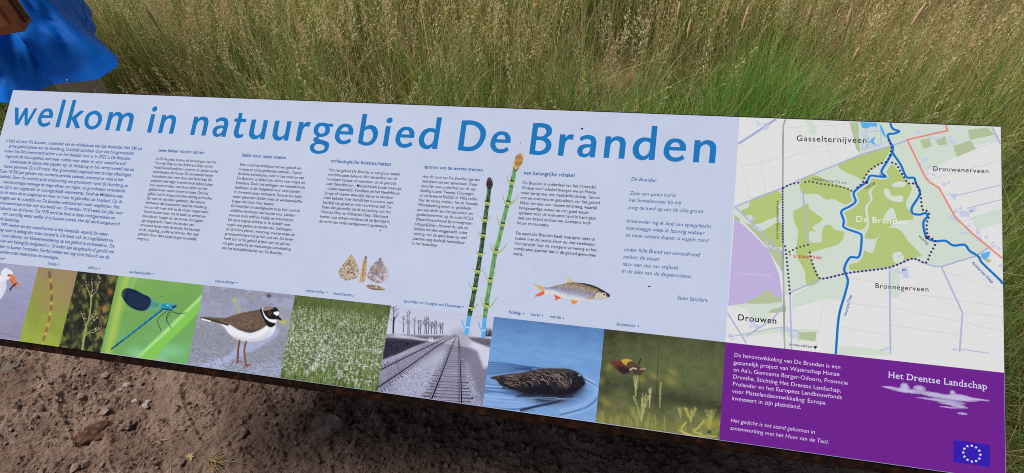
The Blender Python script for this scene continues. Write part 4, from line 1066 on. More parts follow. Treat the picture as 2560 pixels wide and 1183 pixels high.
p.fill(C7, [(848,218,1),(890,300),(940,400),(980,490),(982,560),(930,640),(860,685),(770,682),(690,640),(612,580),(615,530),(680,400),(770,290)], grey, .4); p.blob(C7, (780,450), 14, 9, (140,112,96), 0, .6); p.stroke(C7, [(900,330),(935,420),(960,540),(900,650)], 2, (224,220,224), .8, op=.6)
p.fill(C7, [(592,722),(680,702),(780,715),(880,760),(940,792),(900,806),(780,805),(660,785),(610,755)], stone, .4); p.fill(C7, [(620,770),(720,770),(860,785),(930,795),(860,806),(720,800)], (110,80,62), 1, op=.8)
p.build('flint_picture', board, HT, 'cut-out picture of four worked flints')

# horsetails
C8 = Crop(1100, 360, 2.366)
def horsetail(box, n, pts, w, cols, nodes, cone, label, water):
    p = cutout(C8, box, n)
    nz = p.noise(60, 8, 131, 3)
    if water:
        a, b = pts[-2], pts[-1]
        p.stroke(C8, [a, b], w * 1.02, (86,168,232), .4, False)
        p.stroke(C8, [(b[0] - 3, b[1] - 22), (b[0] - 20, b[1] - 50), (b[0] - 26, b[1] - 85 * .9)], 3.5, (110,180,234), .6)
        p.stroke(C8, [(b[0] - 5, b[1] - 32), (b[0] + 14, b[1] - 34)], 2.5, (196,214,240), .6)
    st = pts[:-1]
    mk = p.stroke(C8, st, w, cols[1], .4, True, 1, w * 1.12)
    p.mix(mk, p.grade([(0, cols[0]), (.5, cols[1]), (1, cols[2])], np.clip((nz - .2) * 1.8, 0, 1)))
    cl = catmull(st, False, 6)
    for ny_, leaves in nodes:
        i = int(np.argmin(np.abs(cl[:, 1] - ny_))); x, y = cl[i]; d = cl[min(i + 2, len(cl) - 1)] - cl[i - 1]; d = d / np.linalg.norm(d)
        A = np.array([x, y]); nrm = np.array([-d[1], d[0]]); hw = w * 2.366 / 2
        p.stroke(C8, [tuple(A - nrm * hw * .9), tuple(A + nrm * hw * .9)], 3.6, (44,44,34), .4, False)
        p.stroke(C8, [tuple(A + d * 10 - nrm * hw * .8), tuple(A + d * 10 + nrm * hw * .8)], 5, (166,186,104), .6, False)
        p.stroke(C8, [tuple(A + d * 32 - nrm * hw * .7), tuple(A + d * 32 + nrm * hw * .7)], 6, cols[0], 1.5, False, .6)
        for sx, l in leaves:
            p.stroke(C8, [tuple(A + d * 22 + nrm * hw * np.sign(-sx) * .5), tuple(A + d * 12 + np.array([sx * .55, -l * .2])), tuple(A + np.array([sx, -l]))], 3.2, (150,176,96), .5, True, 1, 1.6)
    cone(p)
    p.build('horsetail_picture', board, .0006, label)
def cone_dark(p):
    mk = p.fill(C8, [(292,196),(306,212),(313,235),(308,258),(295,268),(280,262),(273,238),(280,212)], (52,44,50), .5); p.mix(mk * smoothstep(.02, .0, np.abs(p.V)) , (52,44,50))
    for k in range(40):
        q = (rr.uniform(276, 310), rr.uniform(200, 262)); p.blob(C8, q, 1.2, 1.0, rr.choice([(92,76,70), (36,30,38)]), 0, .7 * float(True), 2)
    p.fill(C8, [(290,197),(302,206),(304,222),(290,216),(282,208)], (112,92,70), 1.5, op=.6)
def cone_tan(p):
    p.fill(C8, [(430,140),(442,150),(450,160),(462,150),(466,135),(450,125),(436,125)], (186,176,110), .5); p.stroke(C8, [(432,140),(446,160)], 2, (60,50,34), .5); p.stroke(C8, [(464,140),(450,162)], 2, (60,50,34), .5)
    p.fill(C8, [(480,54),(493,68),(494,95),(482,122),(462,136),(443,130),(436,108),(445,82),(462,62)], (212,172,104), .5); p.fill(C8, [(440,100),(455,125),(480,122),(462,136),(443,130)], (178,116,64), 2, op=.6)
    for a in range(7):
        for b in range(11):
            q = (442 + a * 8 + b * 0.5 + (b % 2) * 4 + (10 - b) * 1.6 - 8, 60 + b * 7)
            if ((q[0] - 467) / 25) ** 2 + ((q[1] - 95) / 42) ** 2 < .85: p.blob(C8, q, 1.25, 1.1, (74,48,34), 0, .9, 2)
dkc = ((30,46,40), (56,84,60), (112,146,88)); ltc = ((64,104,68), (104,158,96), (134,188,118))
horsetail([(95,180),(345,180),(120,1140),(200,1140)], 240, [(292,262),(282,340),(268,440),(254,550),(238,660),(222,760),(205,860),(188,950),(176,1005),(156,1118)], 10, dkc,
          [(345,((-22,18),(24,14))), (437,((-32,12),(30,14))), (535,((-36,20),)), (648,((-26,6),(30,2))), (745,((-32,10),(34,6))), (850,((-40,24),)), (965,((34,8),(38,14)))], cone_dark, 'picture of a dark horsetail stem with a black cone', True)
horsetail([(205,45),(480,45),(205,1150),(500,1150)], 290, [(440,160),(428,220),(404,340),(376,450),(350,560),(328,640),(312,730),(298,810),(286,880),(274,960),(266,1015),(256,1135)], 9.6, ltc,
          [(222,((-34,30),(22,30))), (340,((-36,42),(-30,20),(62,36),(30,10))), (465,((-36,45),)), (625,((-36,36),(-14,36),(64,36),(60,26))), (795,((-38,40),(22,40))), (942,((-36,36),(-16,40),(62,40),(56,30)))], cone_tan, 'picture of a pale green horsetail with a spotted tan cone', True)
# specks of dirt on the board
M_DIRT = noise_mat('dried_dirt', [L(52, 50, 56), L(86, 82, 84)], 300, 0.9, 0.1)
for pxy, r in (((1455, 322), .0042), ((1623, 716), .003), ((1772, 1079), .006), ((951, 576), .0022), ((1301, 357), .0015), ((404, 741), .0016)):
    c_ = uv_of([pxy])[0]
    a = np.arange(9) * 2 * math.pi / 9; rad = r * (0.7 + 0.5 * RS.rand(9))
    ring = np.column_stack([c_[0] + rad * np.cos(a) * 1.1, c_[1] + rad * np.sin(a) * .85])
    v = np.vstack([board_pt(ring, 0.0002), board_pt((ring - c_) * .55 + c_, 0.0014), board_pt([c_], 0.002)])
    f = []
    for i in range(9):
        j = (i + 1) % 9
        f += [(i, 9 + i, j), (j, 9 + i, 9 + j), (9 + i, 18, 9 + j)]
    np_mesh('dirt_speck', v, np.array(f)[:, ::-1], M_DIRT, board, BASE, smooth=True)

# ------------------------------------------------------------------ ground and soil
def fine_h(x, y):
    """height of the trodden soil"""
    h = 0.030 * (fbm(x * 2.2 + 9, y * 2.2 + 4, 201, 4) - .5)
    a = math.radians(35); xr = x * math.cos(a) + y * math.sin(a); yr = -x * math.sin(a) + y * math.cos(a)
    h += 0.016 * (fbm(xr * 7 + 3, yr * 13 + 8, 211, 4) - .5)
    r_ = 1 - 2 * np.abs(fbm(xr * 22 + 5, yr * 30 + 2, 221, 4) - .5)
    rough = np.maximum(smoothstep(.38, .56, fbm(x * 4 + 7, y * 4 + 1, 231, 3)), smoothstep(.1, .5, x + .3 * y))
    fl = fbm(xr * 14 + 9, yr * 34 + 2, 227, 3); h += .010 * (np.round(fl * 9) / 9 * .7 + fl * .3 - .5)
    h += rough * 0.020 * (r_ - .7) + (.35 + .65 * rough) * .013 * (fbm(x * 48, y * 48, 241, 3) - .5) + .008 * (fbm(x * 95, y * 95, 251, 2) - .5)
    return h
def ground_h(x, y):
    return 0.03 * (fbm(x * 1.1 + 40, y * 1.1 + 40, 261, 3) - .5)

M_SOIL = noise_mat('soil', [L(104, 83, 73), L(130, 107, 94), L(152, 129, 114), L(168, 145, 129)], 5.5, 0.92, 0.15, bump=0.008, bscale=260, stops=[.3, .45, .58, .72], detail=12)
M_GROUND = noise_mat('meadow_soil', [L(66, 60, 42), L(104, 92, 66), L(140, 122, 94)], 7, 0.95, 0.1, bump=0.01, bscale=60, detail=8)
gx = np.linspace(-1.55, 2.30, 1400); gy = np.linspace(-1.0, 0.85, 640)
X, Y = np.meshgrid(gx, gy)
H = fine_h(X, Y)
# crumbs and stones pressed into the surface
rs = np.random.RandomState(5)
dx, dy = gx[1] - gx[0], gy[1] - gy[0]
NC = 30000
CX, CY = rs.uniform(-1.5, 2.25, NC), rs.uniform(-.95, .8, NC)
CR = np.minimum(.0032 + rs.exponential(.0020, NC), .016)
loose = lambda x, y: np.maximum(smoothstep(.47, .62, fbm((x + y) * 3.0 + 2, (y - x) * 6.5 + 40, 271, 3)), smoothstep(.15, .6, x + .3 * y) * .9)
CD = rs.rand(NC) < .05 + .95 * loose(CX, CY)
for cx, cy, r in zip(CX[CD], CY[CD], CR[CD]):
    i0, i1 = int((cx - r - gx[0]) / dx), int((cx + r - gx[0]) / dx) + 2; j0, j1 = int((cy - r - gy[0]) / dy), int((cy + r - gy[0]) / dy) + 2
    i0, j0 = max(i0, 0), max(j0, 0)
    if i1 <= i0 or j1 <= j0: continue
    ex = 1 + rs.uniform(-.35, .35); ta = rs.rand() * 6.28; tl = rs.uniform(.1, .7)
    ux = (X[j0:j1, i0:i1] - cx) / r / ex; uy = (Y[j0:j1, i0:i1] - cy) / r * ex
    d2 = ux ** 2 + uy ** 2
    b_ = r * .8 * np.clip(1 - d2, 0, 1) ** .4 * (.7 + .5 * rs.rand()) * (1 + tl * (ux * math.cos(ta) + uy * math.sin(ta)))
    H[j0:j1, i0:i1] += b_ * (d2 < 1)
# shallow boot prints
def boot(cx, cy, ang):
    ca, sa = math.cos(ang), math.sin(ang)
    lx = (X - cx) * ca + (Y - cy) * sa; ly = -(X - cx) * sa + (Y - cy) * ca
    e = (lx / .13) ** 2 + (ly / (.046 + .012 * np.sin(lx * 18))) ** 2
    mk = smoothstep(1.15, .9, e)
    return mk * (-.007 + .0028 * (np.sin(lx * 260 + 6 * np.cos(ly * 60)) > 0)) + .0015 * smoothstep(.9, 1.15, e) * smoothstep(1.6, 1.15, e)
soft = .55
for b in ((-.20, .12, 2.3), (.14, .20, 2.2), (-.33, .22, 2.4), (.03, .02, 2.2), (.42, .02, 2.1), (.3, .32, 2.2)):
    H = H + boot(*b)
H = H + .0022 * np.sin((fbm(X * 5 + 3, Y * 5 + 60, 281, 3) + .3 * (X + Y)) * 160) * smoothstep(.55, .35, loose(X, Y)) * smoothstep(.45, .6, fbm(X * 6 + 30, Y * 6 + 8, 291, 2))
edge = np.minimum(np.minimum(X - gx[0], gx[-1] - X), np.minimum(Y - gy[0], gy[-1] - Y))
edge = edge + .22 * (fbm(X * 2.6 + 8, Y * 2.6 + 70, 441, 4) - .5)
H = (H + .014) * smoothstep(.02, .26, edge) - .05 * smoothstep(.20, .0, edge)
idx = np.arange(X.size).reshape(X.shape)
fq = np.stack([idx[:-1, :-1], idx[:-1, 1:], idx[1:, 1:], idx[1:, :-1]], -1).reshape(-1, 4)
tag(np_mesh('soil', np.column_stack([X.ravel(), Y.ravel(), H.ravel()]), fq, M_SOIL), kind='structure')
def soil_z(x, y):
    i = int(np.clip((x - gx[0]) / dx, 0, len(gx) - 1)); j = int(np.clip((y - gy[0]) / dy, 0, len(gy) - 1))
    return float(H[j, i])
# one sheet to the horizon, finer near the board
a_ = np.concatenate([-np.geomspace(160, 4, 14), np.linspace(-3.6, 4.4, 110), np.geomspace(5, 160, 14)])
b_ = np.concatenate([-np.geomspace(160, 3, 12), np.linspace(-2.6, 5.5, 110), np.geomspace(6, 160, 14)])
GX, GY = np.meshgrid(a_, b_); GH = ground_h(GX, GY) - .012
under = smoothstep(.0, -.18, np.maximum(np.maximum(-1.30 - GX, GX - 2.05), np.maximum(-.75 - GY, GY - .60)))
GH = GH * (1 - under) - .055 * under
idx = np.arange(GX.size).reshape(GX.shape)
fq = np.stack([idx[:-1, :-1], idx[:-1, 1:], idx[1:, 1:], idx[1:, :-1]], -1).reshape(-1, 4)
tag(np_mesh('ground', np.column_stack([GX.ravel(), GY.ravel(), GH.ravel()]), fq, M_GROUND, smooth=True), kind='structure')

# ------------------------------------------------------------------ clods, stones, straws
def rock(seed, sub=3, rough=.28, flat=.7, elong=1.3, sharp=False):
    import bmesh
    bm = bmesh.new(); bmesh.ops.create_icosphere(bm, subdivisions=sub, radius=1.0)
    r = np.random.RandomState(seed); ph = r.rand(12) * 6.28; fr = r.uniform(.9, 3.6, (12, 3)) * r.choice([-1, 1], (12, 3))
    for v in bm.verts:
        p = np.array(v.co); d = 1.0
        for k in range(12): d += rough / (1 + k * .45) * math.sin(fr[k] @ p * (1 + k * .35) + ph[k]) * .6
        if sharp: d = round(d * 7) / 7 * .6 + d * .4
        v.co = (p[0] * d * elong, p[1] * d, p[2] * d * flat)
    co = np.array([v.co[:] for v in bm.verts]); f = np.array([[v.index for v in q.verts] for q in bm.faces]); bm.free()
    return co, f
def place_rock(name, px, size, seed, material, label, cat, group=None, rot=0.0, sink=.35, **k):
    x, y, _ = ground_at(*px); z = soil_z(x, y); x, y, _ = ground_at(*px, z)
    co, f = rock(seed, **k); ca, sa = math.cos(rot), math.sin(rot)
    co = np.column_stack([co[:, 0] * ca - co[:, 1] * sa, co[:, 0] * sa + co[:, 1] * ca, co[:, 2]]) * size
    o = np_mesh(name, co + [x, y, z + (co[:, 2].max() - co[:, 2].min()) * (.5 - sink)], f, material, None, (x, y, z), smooth=not k.get('sharp'))
    return tag(o, label, cat, group)
M_CLOD = noise_mat('clod_earth', [L(94, 77, 69), L(126, 106, 96), L(156, 134, 122)], 60, .95, .1, bump=.003, bscale=220)
M_PALE = noise_mat('pale_stone', [L(140, 128, 122), L(172, 162, 156)], 90, .8, .2, bump=.001)
M_GREYST = noise_mat('grey_stone', [L(84, 78, 74), L(112, 104, 98)], 90, .85, .2, bump=.001)
M_BARK = noise_mat('bark', [L(44, 34, 28), L(82, 58, 46), L(112, 82, 66)], 70, .85, .15, bump=.003, bscale=180)
place_rock('soil_clod', (838, 1062), .036, 3, M_CLOD, 'largest earth clod, in the shade of the board near the water violet photo', 'clod', rot=.5, sharp=True, flat=.75)
place_rock('soil_clod', (884, 1120), .016, 4, M_CLOD, 'small round clod below the largest clod in the shade', 'clod', rot=1.2)
place_rock('soil_clod', (320, 1065), .014, 12, M_CLOD, 'rough crumbly clod right of the brown bark piece', 'clod', rot=.2, rough=.4)
place_rock('soil_clod', (600, 1088), .015, 14, M_CLOD, 'grey brown clod beside the edge of the board shade', 'clod', rot=.8)
place_rock('soil_clod', (448, 1160), .012, 15, M_CLOD, 'dark clod beside the upright straw stub', 'clod', rot=.8)
place_rock('stone', (30, 917), .016, 21, M_GREYST, 'flat dark grey stone at the far left under the egret photo', 'stone', rot=.6, flat=.5, elong=1.6)
place_rock('stone', (319, 964), .0085, 22, M_PALE, 'pale pebble alone below the damselfly photo', 'stone', flat=.8)
place_rock('stone', (365, 1016), .0075, 23, M_PALE, 'pale pebble, lowest of the close trio', 'stone', flat=.8)
place_rock('stone', (370, 1006), .006, 24, M_PALE, 'pale pebble at the right of the close trio', 'stone', flat=.8)
place_rock('stone', (338, 1003), .006, 25, M_PALE, 'pale pebble at the left of the close trio', 'stone', flat=.8)
place_rock('stone', (967, 1064), .005, 26, noise_mat('red_stone', [L(170, 90, 70), L(190, 110, 84)], 90, .8, .2), 'tiny reddish pebble in the deep shade', 'stone', flat=.8)
place_rock('bark_piece', (236, 1086), .026, 31, M_BARK, 'brown weathered bark piece lying on the soil', 'bark', rot=.55, flat=.38, elong=1.9, sharp=True, sink=.15)
# loose crumbs nobody could count
base = [rock(40 + i, 1, .55, .7, 1.25) for i in range(10)]
V_, F_ = [], []; n_ = 0
PX_, PY_ = rs.uniform(-1.2, 2.0, 13000), rs.uniform(-.6, .56, 13000)
PK = rs.rand(13000) < .03 + .6 * loose(PX_, PY_)
for k, (x, y) in enumerate(zip(PX_[PK], PY_[PK])):
    co, f = base[k % 10]; s_ = min(.0016 + rs.exponential(.0018), .010); a = rs.rand() * 6.28
    c2 = np.column_stack([co[:, 0] * math.cos(a) - co[:, 1] * math.sin(a), co[:, 0] * math.sin(a) + co[:, 1] * math.cos(a), co[:, 2]]) * s_
    V_.append(c2 + [x, y, soil_z(x, y) + s_ * .3]); F_.append(f + n_); n_ += len(co)
tag(np_mesh('soil_crumbs', np.vstack(V_), np.vstack(F_), M_CLOD), 'loose earth crumbs scattered over the bare soil', 'soil crumbs', kind='stuff')
M_STRAW = noise_mat('straw', [L(150, 126, 88), L(190, 168, 124)], 40, .7, .3)
def tube(pts, r0, r1, n=6):
    P = np.array(pts, float); T = np.gradient(P, axis=0); T /= np.linalg.norm(T, axis=1)[:, None]
    A = np.cross(T, [0.3, 0.2, .93]); A /= np.linalg.norm(A, axis=1)[:, None] + 1e-9; Bv = np.cross(T, A)
    rr_ = np.linspace(r0, r1, len(P)); v = []
    for p_, a, b, r in zip(P, A, Bv, rr_):
        for i in range(n): t = i * 2 * math.pi / n; v.append(p_ + r * (math.cos(t) * a + math.sin(t) * b))
    f = [(k * n + i, k * n + (i + 1) % n, (k + 1) * n + (i + 1) % n, (k + 1) * n + i) for k in range(len(P) - 1) for i in range(n)]
    return np.array(v), np.array(f)
def straw(pxs, r, label, lifts=None, name='straw'):
    P = []
    for i, q in enumerate(pxs):
        x, y, _ = ground_at(*q); z = soil_z(x, y) + .003 + (lifts[i] if lifts else 0); P.append(ground_at(*q, z))
    P = np.array([np.append(a, 0)[:3] for a in catmull([p[:2] for p in P], False, 4)]) if False else np.array(P)
    t = np.linspace(0, len(P) - 1, 14); P = np.column_stack([np.interp(t, range(len(P)), P[:, i]) for i in range(3)])
    v, f = tube(P, r, r * .6)
    return tag(np_mesh(name, v, f, M_STRAW, None, tuple(P[0]), smooth=True), label, 'straw')
straw([(428, 1190), (428, 1160), (428, 1132)], .0016, 'pale straw stub standing upright at the bottom edge', [0, .03, .055])
straw([(375, 1118), (385, 1106), (402, 1100), (425, 1098)], .0013, 'thin bent straw lying above the upright stub')
straw([(391, 1103), (405, 1110)], .001, 'short straw crossing under the bent one')
straw([(552, 1154), (585, 1154), (616, 1160)], .0013, 'long straw lying right of the dry tuft')
# dry grass tuft
tx, ty, _ = ground_at(535, 1162); tz = soil_z(tx, ty)
V_, F_ = [], []; n_ = 0
for k in range(70):
    a = rs.uniform(-1.2, 1.6); l = rs.uniform(.02, .055); b0 = np.array([tx + rs.normal(0, .007), ty + rs.normal(0, .005), tz])
    e = b0 + [l * math.cos(a), l * math.sin(a) * .7, rs.uniform(.004, .03)]
    v, f = tube([b0, (b0 + e) / 2 + [0, 0, .008], e], .0009, .0004, 4); V_.append(v); F_.append(f + n_); n_ += len(v)
tag(np_mesh('dry_tuft', np.vstack(V_), np.vstack(F_), M_STRAW, None, (tx, ty, tz)), 'small dry grass tuft lying on the soil at the bottom edge', 'grass tuft')
lx, ly, _ = ground_at(482, 1152); lz = soil_z(lx, ly)
V_, F_ = [], []; n_ = 0
for a in (.4, 1.3, 2.2, 2.9, -.5):
    e = np.array([lx + .014 * math.cos(a), ly + .014 * math.sin(a), lz + .008]); mid = (np.array([lx, ly, lz + .004]) + e) / 2; w = np.array([-math.sin(a), math.cos(a), 0]) * .0028
    V_.append(np.array([[lx, ly, lz + .004], mid - w, e, mid + w])); F_.append(np.array([[0, 1, 2, 3]]) + n_); n_ += 4
tag(np_mesh('dry_leaf', np.vstack(V_), np.vstack(F_), M_STRAW, None, (lx, ly, lz)), 'pale dry star shaped leaf between the stub and the tuft', 'leaf')

# ------------------------------------------------------------------ meadow
M_GRASS = attr_mat('grass_blade', .55, .2, .45)
gr_ = np.random.RandomState(77)
def blade_mesh(base, height, width, lean, col0, col1, K=4, droop=.35, power=1.8):
    """strips: base (N,3), lean (N,2) horizontal travel as a fraction of height; returns verts, quads, cols"""
    N = len(base); t = np.linspace(0, 1, K + 1)
    ang = gr_.rand(N) * 2 * math.pi
    L2 = np.linalg.norm(lean, axis=1)
    wd = np.column_stack([np.cos(ang), np.sin(ang), np.zeros(N)])
    vs_ = np.zeros((N, K + 1, 2, 3)); cs = np.zeros((N, K + 1, 2, 3))
    for i, tt in enumerate(t):
        p = base.copy()
        p[:, :2] += lean * (height * tt ** power)[:, None]
        p[:, 2] += height * (tt - droop * np.clip(L2, 0, 1.6) * tt ** 2.6)
        w = width * max((1 - tt) ** .75, .06)
        vs_[:, i, 0] = p - wd * w[:, None] / 2; vs_[:, i, 1] = p + wd * w[:, None] / 2
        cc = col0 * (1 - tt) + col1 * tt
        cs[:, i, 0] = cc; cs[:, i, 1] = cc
    b = (np.arange(N) * (K + 1) * 2)[:, None]
    f = np.concatenate([np.stack([b[:, 0] + 2 * i, b[:, 0] + 2 * i + 1, b[:, 0] + 2 * i + 3, b[:, 0] + 2 * i + 2], -1)[:, None] for i in range(K)], 1).reshape(-1, 4)
    return vs_.reshape(-1, 3), f, cs.reshape(-1, 3)
def in_soil(x, y, pad=0.0):
    """bare soil round the board"""
    n = .10 * (fbm(x * 3 + 11, y * 3 + 3, 281, 3) - .5) * 2
    return (x > -1.25 + n - pad) & (x < 1.98 + n * .8 + pad) & (y < .62 + n * .6 + pad) & (y > -1.6 + n)
def lushness(x, y):
    """green near the board, seed-brown further off"""
    return np.clip(smoothstep(2.1, 1.15, y + .5 * (fbm(x * 1.4 + 3, y * 1.4, 291, 3) - .5)) , 0, 1)
def scatter(n, x0, x1, y0, y1, seed):
    r = np.random.RandomState(seed); x = r.uniform(x0, x1, n); y = r.uniform(y0, y1, n)
    k = ~in_soil(x, y) & (np.hypot((x + .86), (y - 1.22)) > .36) & (np.hypot((x + .55), (y - .98)) > .30); return x[k], y[k]
def pick(cols, n, jitter=.24):
    c_ = np.array([L(*c) for c in cols])[gr_.randint(0, len(cols), n)]
    return np.clip(c_ * 1.32 * (1 + gr_.normal(0, jitter, (n, 1))), 0, .9)
def thin_near_paths(x, y):
    """openings where pale ground shows"""
    d = np.minimum(np.hypot((x + 1.10) / .15, (y - 1.70) / .09), np.hypot((x - 1.0) / .24, (y - 1.68) / .30))
    d = np.minimum(d, np.hypot((x - 2.22) / .12, (y - .62) / .10))
    return d
def grass_layer(name, n, area, hgt, wid, cols0, cols1, leanr, label, seed, keep=None, wind=(.16, .02), K=4, droop=.35):
    x, y = scatter(n, *area, seed)
    if keep is not None:
        k = gr_.rand(len(x)) < keep(x, y); x, y = x[k], y[k]
    N = len(x); base = np.column_stack([x, y, ground_h(x, y) - .015])
    h = gr_.uniform(*hgt, N) * (.45 + 1.1 * smoothstep(.25, .75, fbm(x * 3.2, y * 3.2, 301, 2))); w = gr_.uniform(*wid, N)
    a = gr_.rand(N) * 6.283; m_ = np.abs(gr_.normal(0, leanr, N)); lean = np.column_stack([np.cos(a) * m_ + wind[0] * gr_.rand(N), np.sin(a) * m_ + wind[1]])
    return blade_mesh(base, h, w, lean, pick(cols0, N), pick(cols1, N), K, droop)
def join(parts):
    V = np.vstack([p[0] for p in parts]); off = np.cumsum([0] + [len(p[0]) for p in parts[:-1]])
    return V, np.vstack([p[1] + o for p, o in zip(parts, off)]), np.vstack([p[2] for p in parts])
thatch = lambda x, y: smoothstep(1.0, .45, np.hypot((x - 2.3) / .75, (y - 1.95) / .55) + .5 * (fbm(x * 3, y * 3, 371, 2) - .5))
gap = lambda x, y: np.clip(smoothstep(.55, 1.1, thin_near_paths(x, y)), .06, 1) * (1 - .72 * thatch(x, y))
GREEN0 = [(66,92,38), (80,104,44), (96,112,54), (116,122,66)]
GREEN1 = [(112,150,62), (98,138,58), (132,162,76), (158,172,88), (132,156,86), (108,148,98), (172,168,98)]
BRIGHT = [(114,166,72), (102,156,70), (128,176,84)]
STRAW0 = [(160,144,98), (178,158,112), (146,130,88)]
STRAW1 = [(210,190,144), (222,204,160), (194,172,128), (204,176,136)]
near = (-2.6, 2.75, .45, 2.5); far = (-3.4, 3.6, 2.3, 5.2); right = (1.95, 2.9, -.6, .9)
tuft = lambda x, y: np.clip(.25 + 1.3 * smoothstep(.38, .62, fbm(x * 5, y * 5, 311, 3)), 0, 1)
parts = [
 grass_layer('g', 44000, near, (.14, .36), (.0022, .0050), GREEN0, GREEN1, .38, '', 1, lambda x, y: gap(x, y) * tuft(x, y)),
 grass_layer('g', 28000, near, (.26, .50), (.0020, .0040), GREEN0, GREEN1, .20, '', 2, lambda x, y: gap(x, y) * (.6 + .4 * lushness(x, y))),
 grass_layer('g', 9000, (1.0, 1.95, .9, 1.75), (.25, .42), (.0018, .0036), GREEN0, BRIGHT, .2, '', 3, lambda x, y: gap(x, y) * smoothstep(.55, .2, np.hypot((x - 1.42) / .8, (y - 1.3) / .9))),
 grass_layer('g', 7000, right, (.10, .30), (.0018, .004), GREEN0, GREEN1, .5, '', 4, lambda x, y: gap(x, y)),
 grass_layer('g', 16000, far, (.22, .5), (.003, .007), GREEN0, GREEN1, .25, '', 5),
]
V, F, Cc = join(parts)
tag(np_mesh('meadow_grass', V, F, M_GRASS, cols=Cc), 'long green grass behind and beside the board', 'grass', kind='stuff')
parts = [
 grass_layer('g', 15000, near, (.16, .5), (.0012, .0026), STRAW0, STRAW1, .55, '', 6, lambda x, y: (.35 + .65 * smoothstep(.45, .65, fbm(x * 3, y * 3, 321, 3)))),
 grass_layer('g', 15000, (1.6, 3.0, 1.1, 2.7), (.12, .36), (.0014, .003), STRAW0, STRAW1, .9, '', 7, lambda x, y: smoothstep(.35, .6, fbm(x * 2, y * 2, 331, 3)), wind=(.5, -.1), droop=.6),
 grass_layer('g', 15000, right, (.08, .26), (.0014, .0028), STRAW0, STRAW1, .9, '', 8, lambda x, y: .3 + .7 * smoothstep(.42, .6, fbm(x * 6, y * 6, 361, 3)), droop=.6),
 grass_layer('g', 9000, far, (.3, .55), (.002, .004), STRAW0, STRAW1, .4, '', 9),
]
x, y = scatter(1300, -1.9, 2.7, .62, 1.5, 21); N = len(x); a = gr_.rand(N) * 6.283
parts.append(blade_mesh(np.column_stack([x, y, ground_h(x, y)]), gr_.uniform(.26, .58, N), gr_.uniform(.0022, .0036, N), np.column_stack([np.cos(a) * gr_.uniform(.2, 1.3, N), np.sin(a) * gr_.uniform(.2, .7, N)]), pick(STRAW0, N), pick(STRAW1, N), 6, .45, 1.6))
x, y = scatter(2600, -1.9, 2.7, .7, 2.3, 22)
k = gr_.rand(len(x)) < gap(x, y); x, y = x[k], y[k]; N = len(x)
parts.append(blade_mesh(np.column_stack([x, y, ground_h(x, y)]), gr_.uniform(.34, .56, N), gr_.uniform(.0018, .0030, N), np.column_stack([gr_.normal(0, .2, N) - .12 * (x < .8), gr_.normal(0, .1, N)]), pick(STRAW0, N), pick(STRAW1, N), 5, .2, 1.4))
parts.append(grass_layer('g', 9000, (-2.9, 3.0, 1.55, 2.7), (.34, .58), (.0016, .003), STRAW0, STRAW1, .22, '', 23, lambda x, y: .25 + .75 * smoothstep(.4, .65, fbm(x * 1.7, y * 1.7, 381, 3))))
# litter lying on the ground
x, y = scatter(12000, -2.6, 2.9, -.5, 2.5, 10); N = len(x); a = gr_.rand(N) * 6.283
parts.append(blade_mesh(np.column_stack([x, y, ground_h(x, y) + gr_.uniform(-.005, .03, N)]), gr_.uniform(.03, .09, N), gr_.uniform(.0015, .003, N),
                        np.column_stack([np.cos(a), np.sin(a)]) * gr_.uniform(1.2, 2.4, (N, 1)), pick(STRAW0, N), pick(STRAW1, N), 2, .5, 1.0))
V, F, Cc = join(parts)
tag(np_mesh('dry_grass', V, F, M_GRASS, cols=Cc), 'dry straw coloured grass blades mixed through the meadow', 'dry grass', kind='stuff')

# flowering stems with airy brown heads
def panicle(seed):
    r = np.random.RandomState(seed); V, F, Q = [], [], []; n = 0
    for k in range(15):
        z = .30 + .70 * k / 14.; L_ = (.15 * (1.02 - z) + .03) * r.uniform(.6, 1.15); a = k * 2.4 + r.uniform(-.5, .5); up = r.uniform(.5, 1.3)
        d = np.array([math.cos(a), math.sin(a), up]); b = np.array([0, 0, (z - .3) / .7])
        w = np.array([-math.sin(a), math.cos(a), 0]) * .0035
        e = b + d * L_; V += [b - w * .5, b + w * .5, e + w * .3, e - w * .3]; F.append([n, n + 1, n + 2, n + 3]); n += 4
        for j in range(4):
            c_ = b + d * L_ * r.uniform(.35, 1.08) + r.normal(0, .014, 3); o = r.normal(0, 1, 3); o /= np.linalg.norm(o); s_ = np.cross(o, [0, 0, 1]); s_ /= np.linalg.norm(s_) + 1e-6
            l, w2 = r.uniform(.034, .060), r.uniform(.0055, .010); o = o * .22 + np.array([d[0] * .35, d[1] * .35, .8])
            V += [c_ - s_ * w2, c_ - o * l * .5, c_ + s_ * w2, c_ + o * l]; F.append([n, n + 1, n + 2, n + 3]); n += 4
    return np.array(V), np.array(F)
PAN = [panicle(500 + i) for i in range(10)]
HEADC = [(214,184,142), (206,176,134), (228,202,158), (200,176,128), (220,190,156), (210,200,144)]
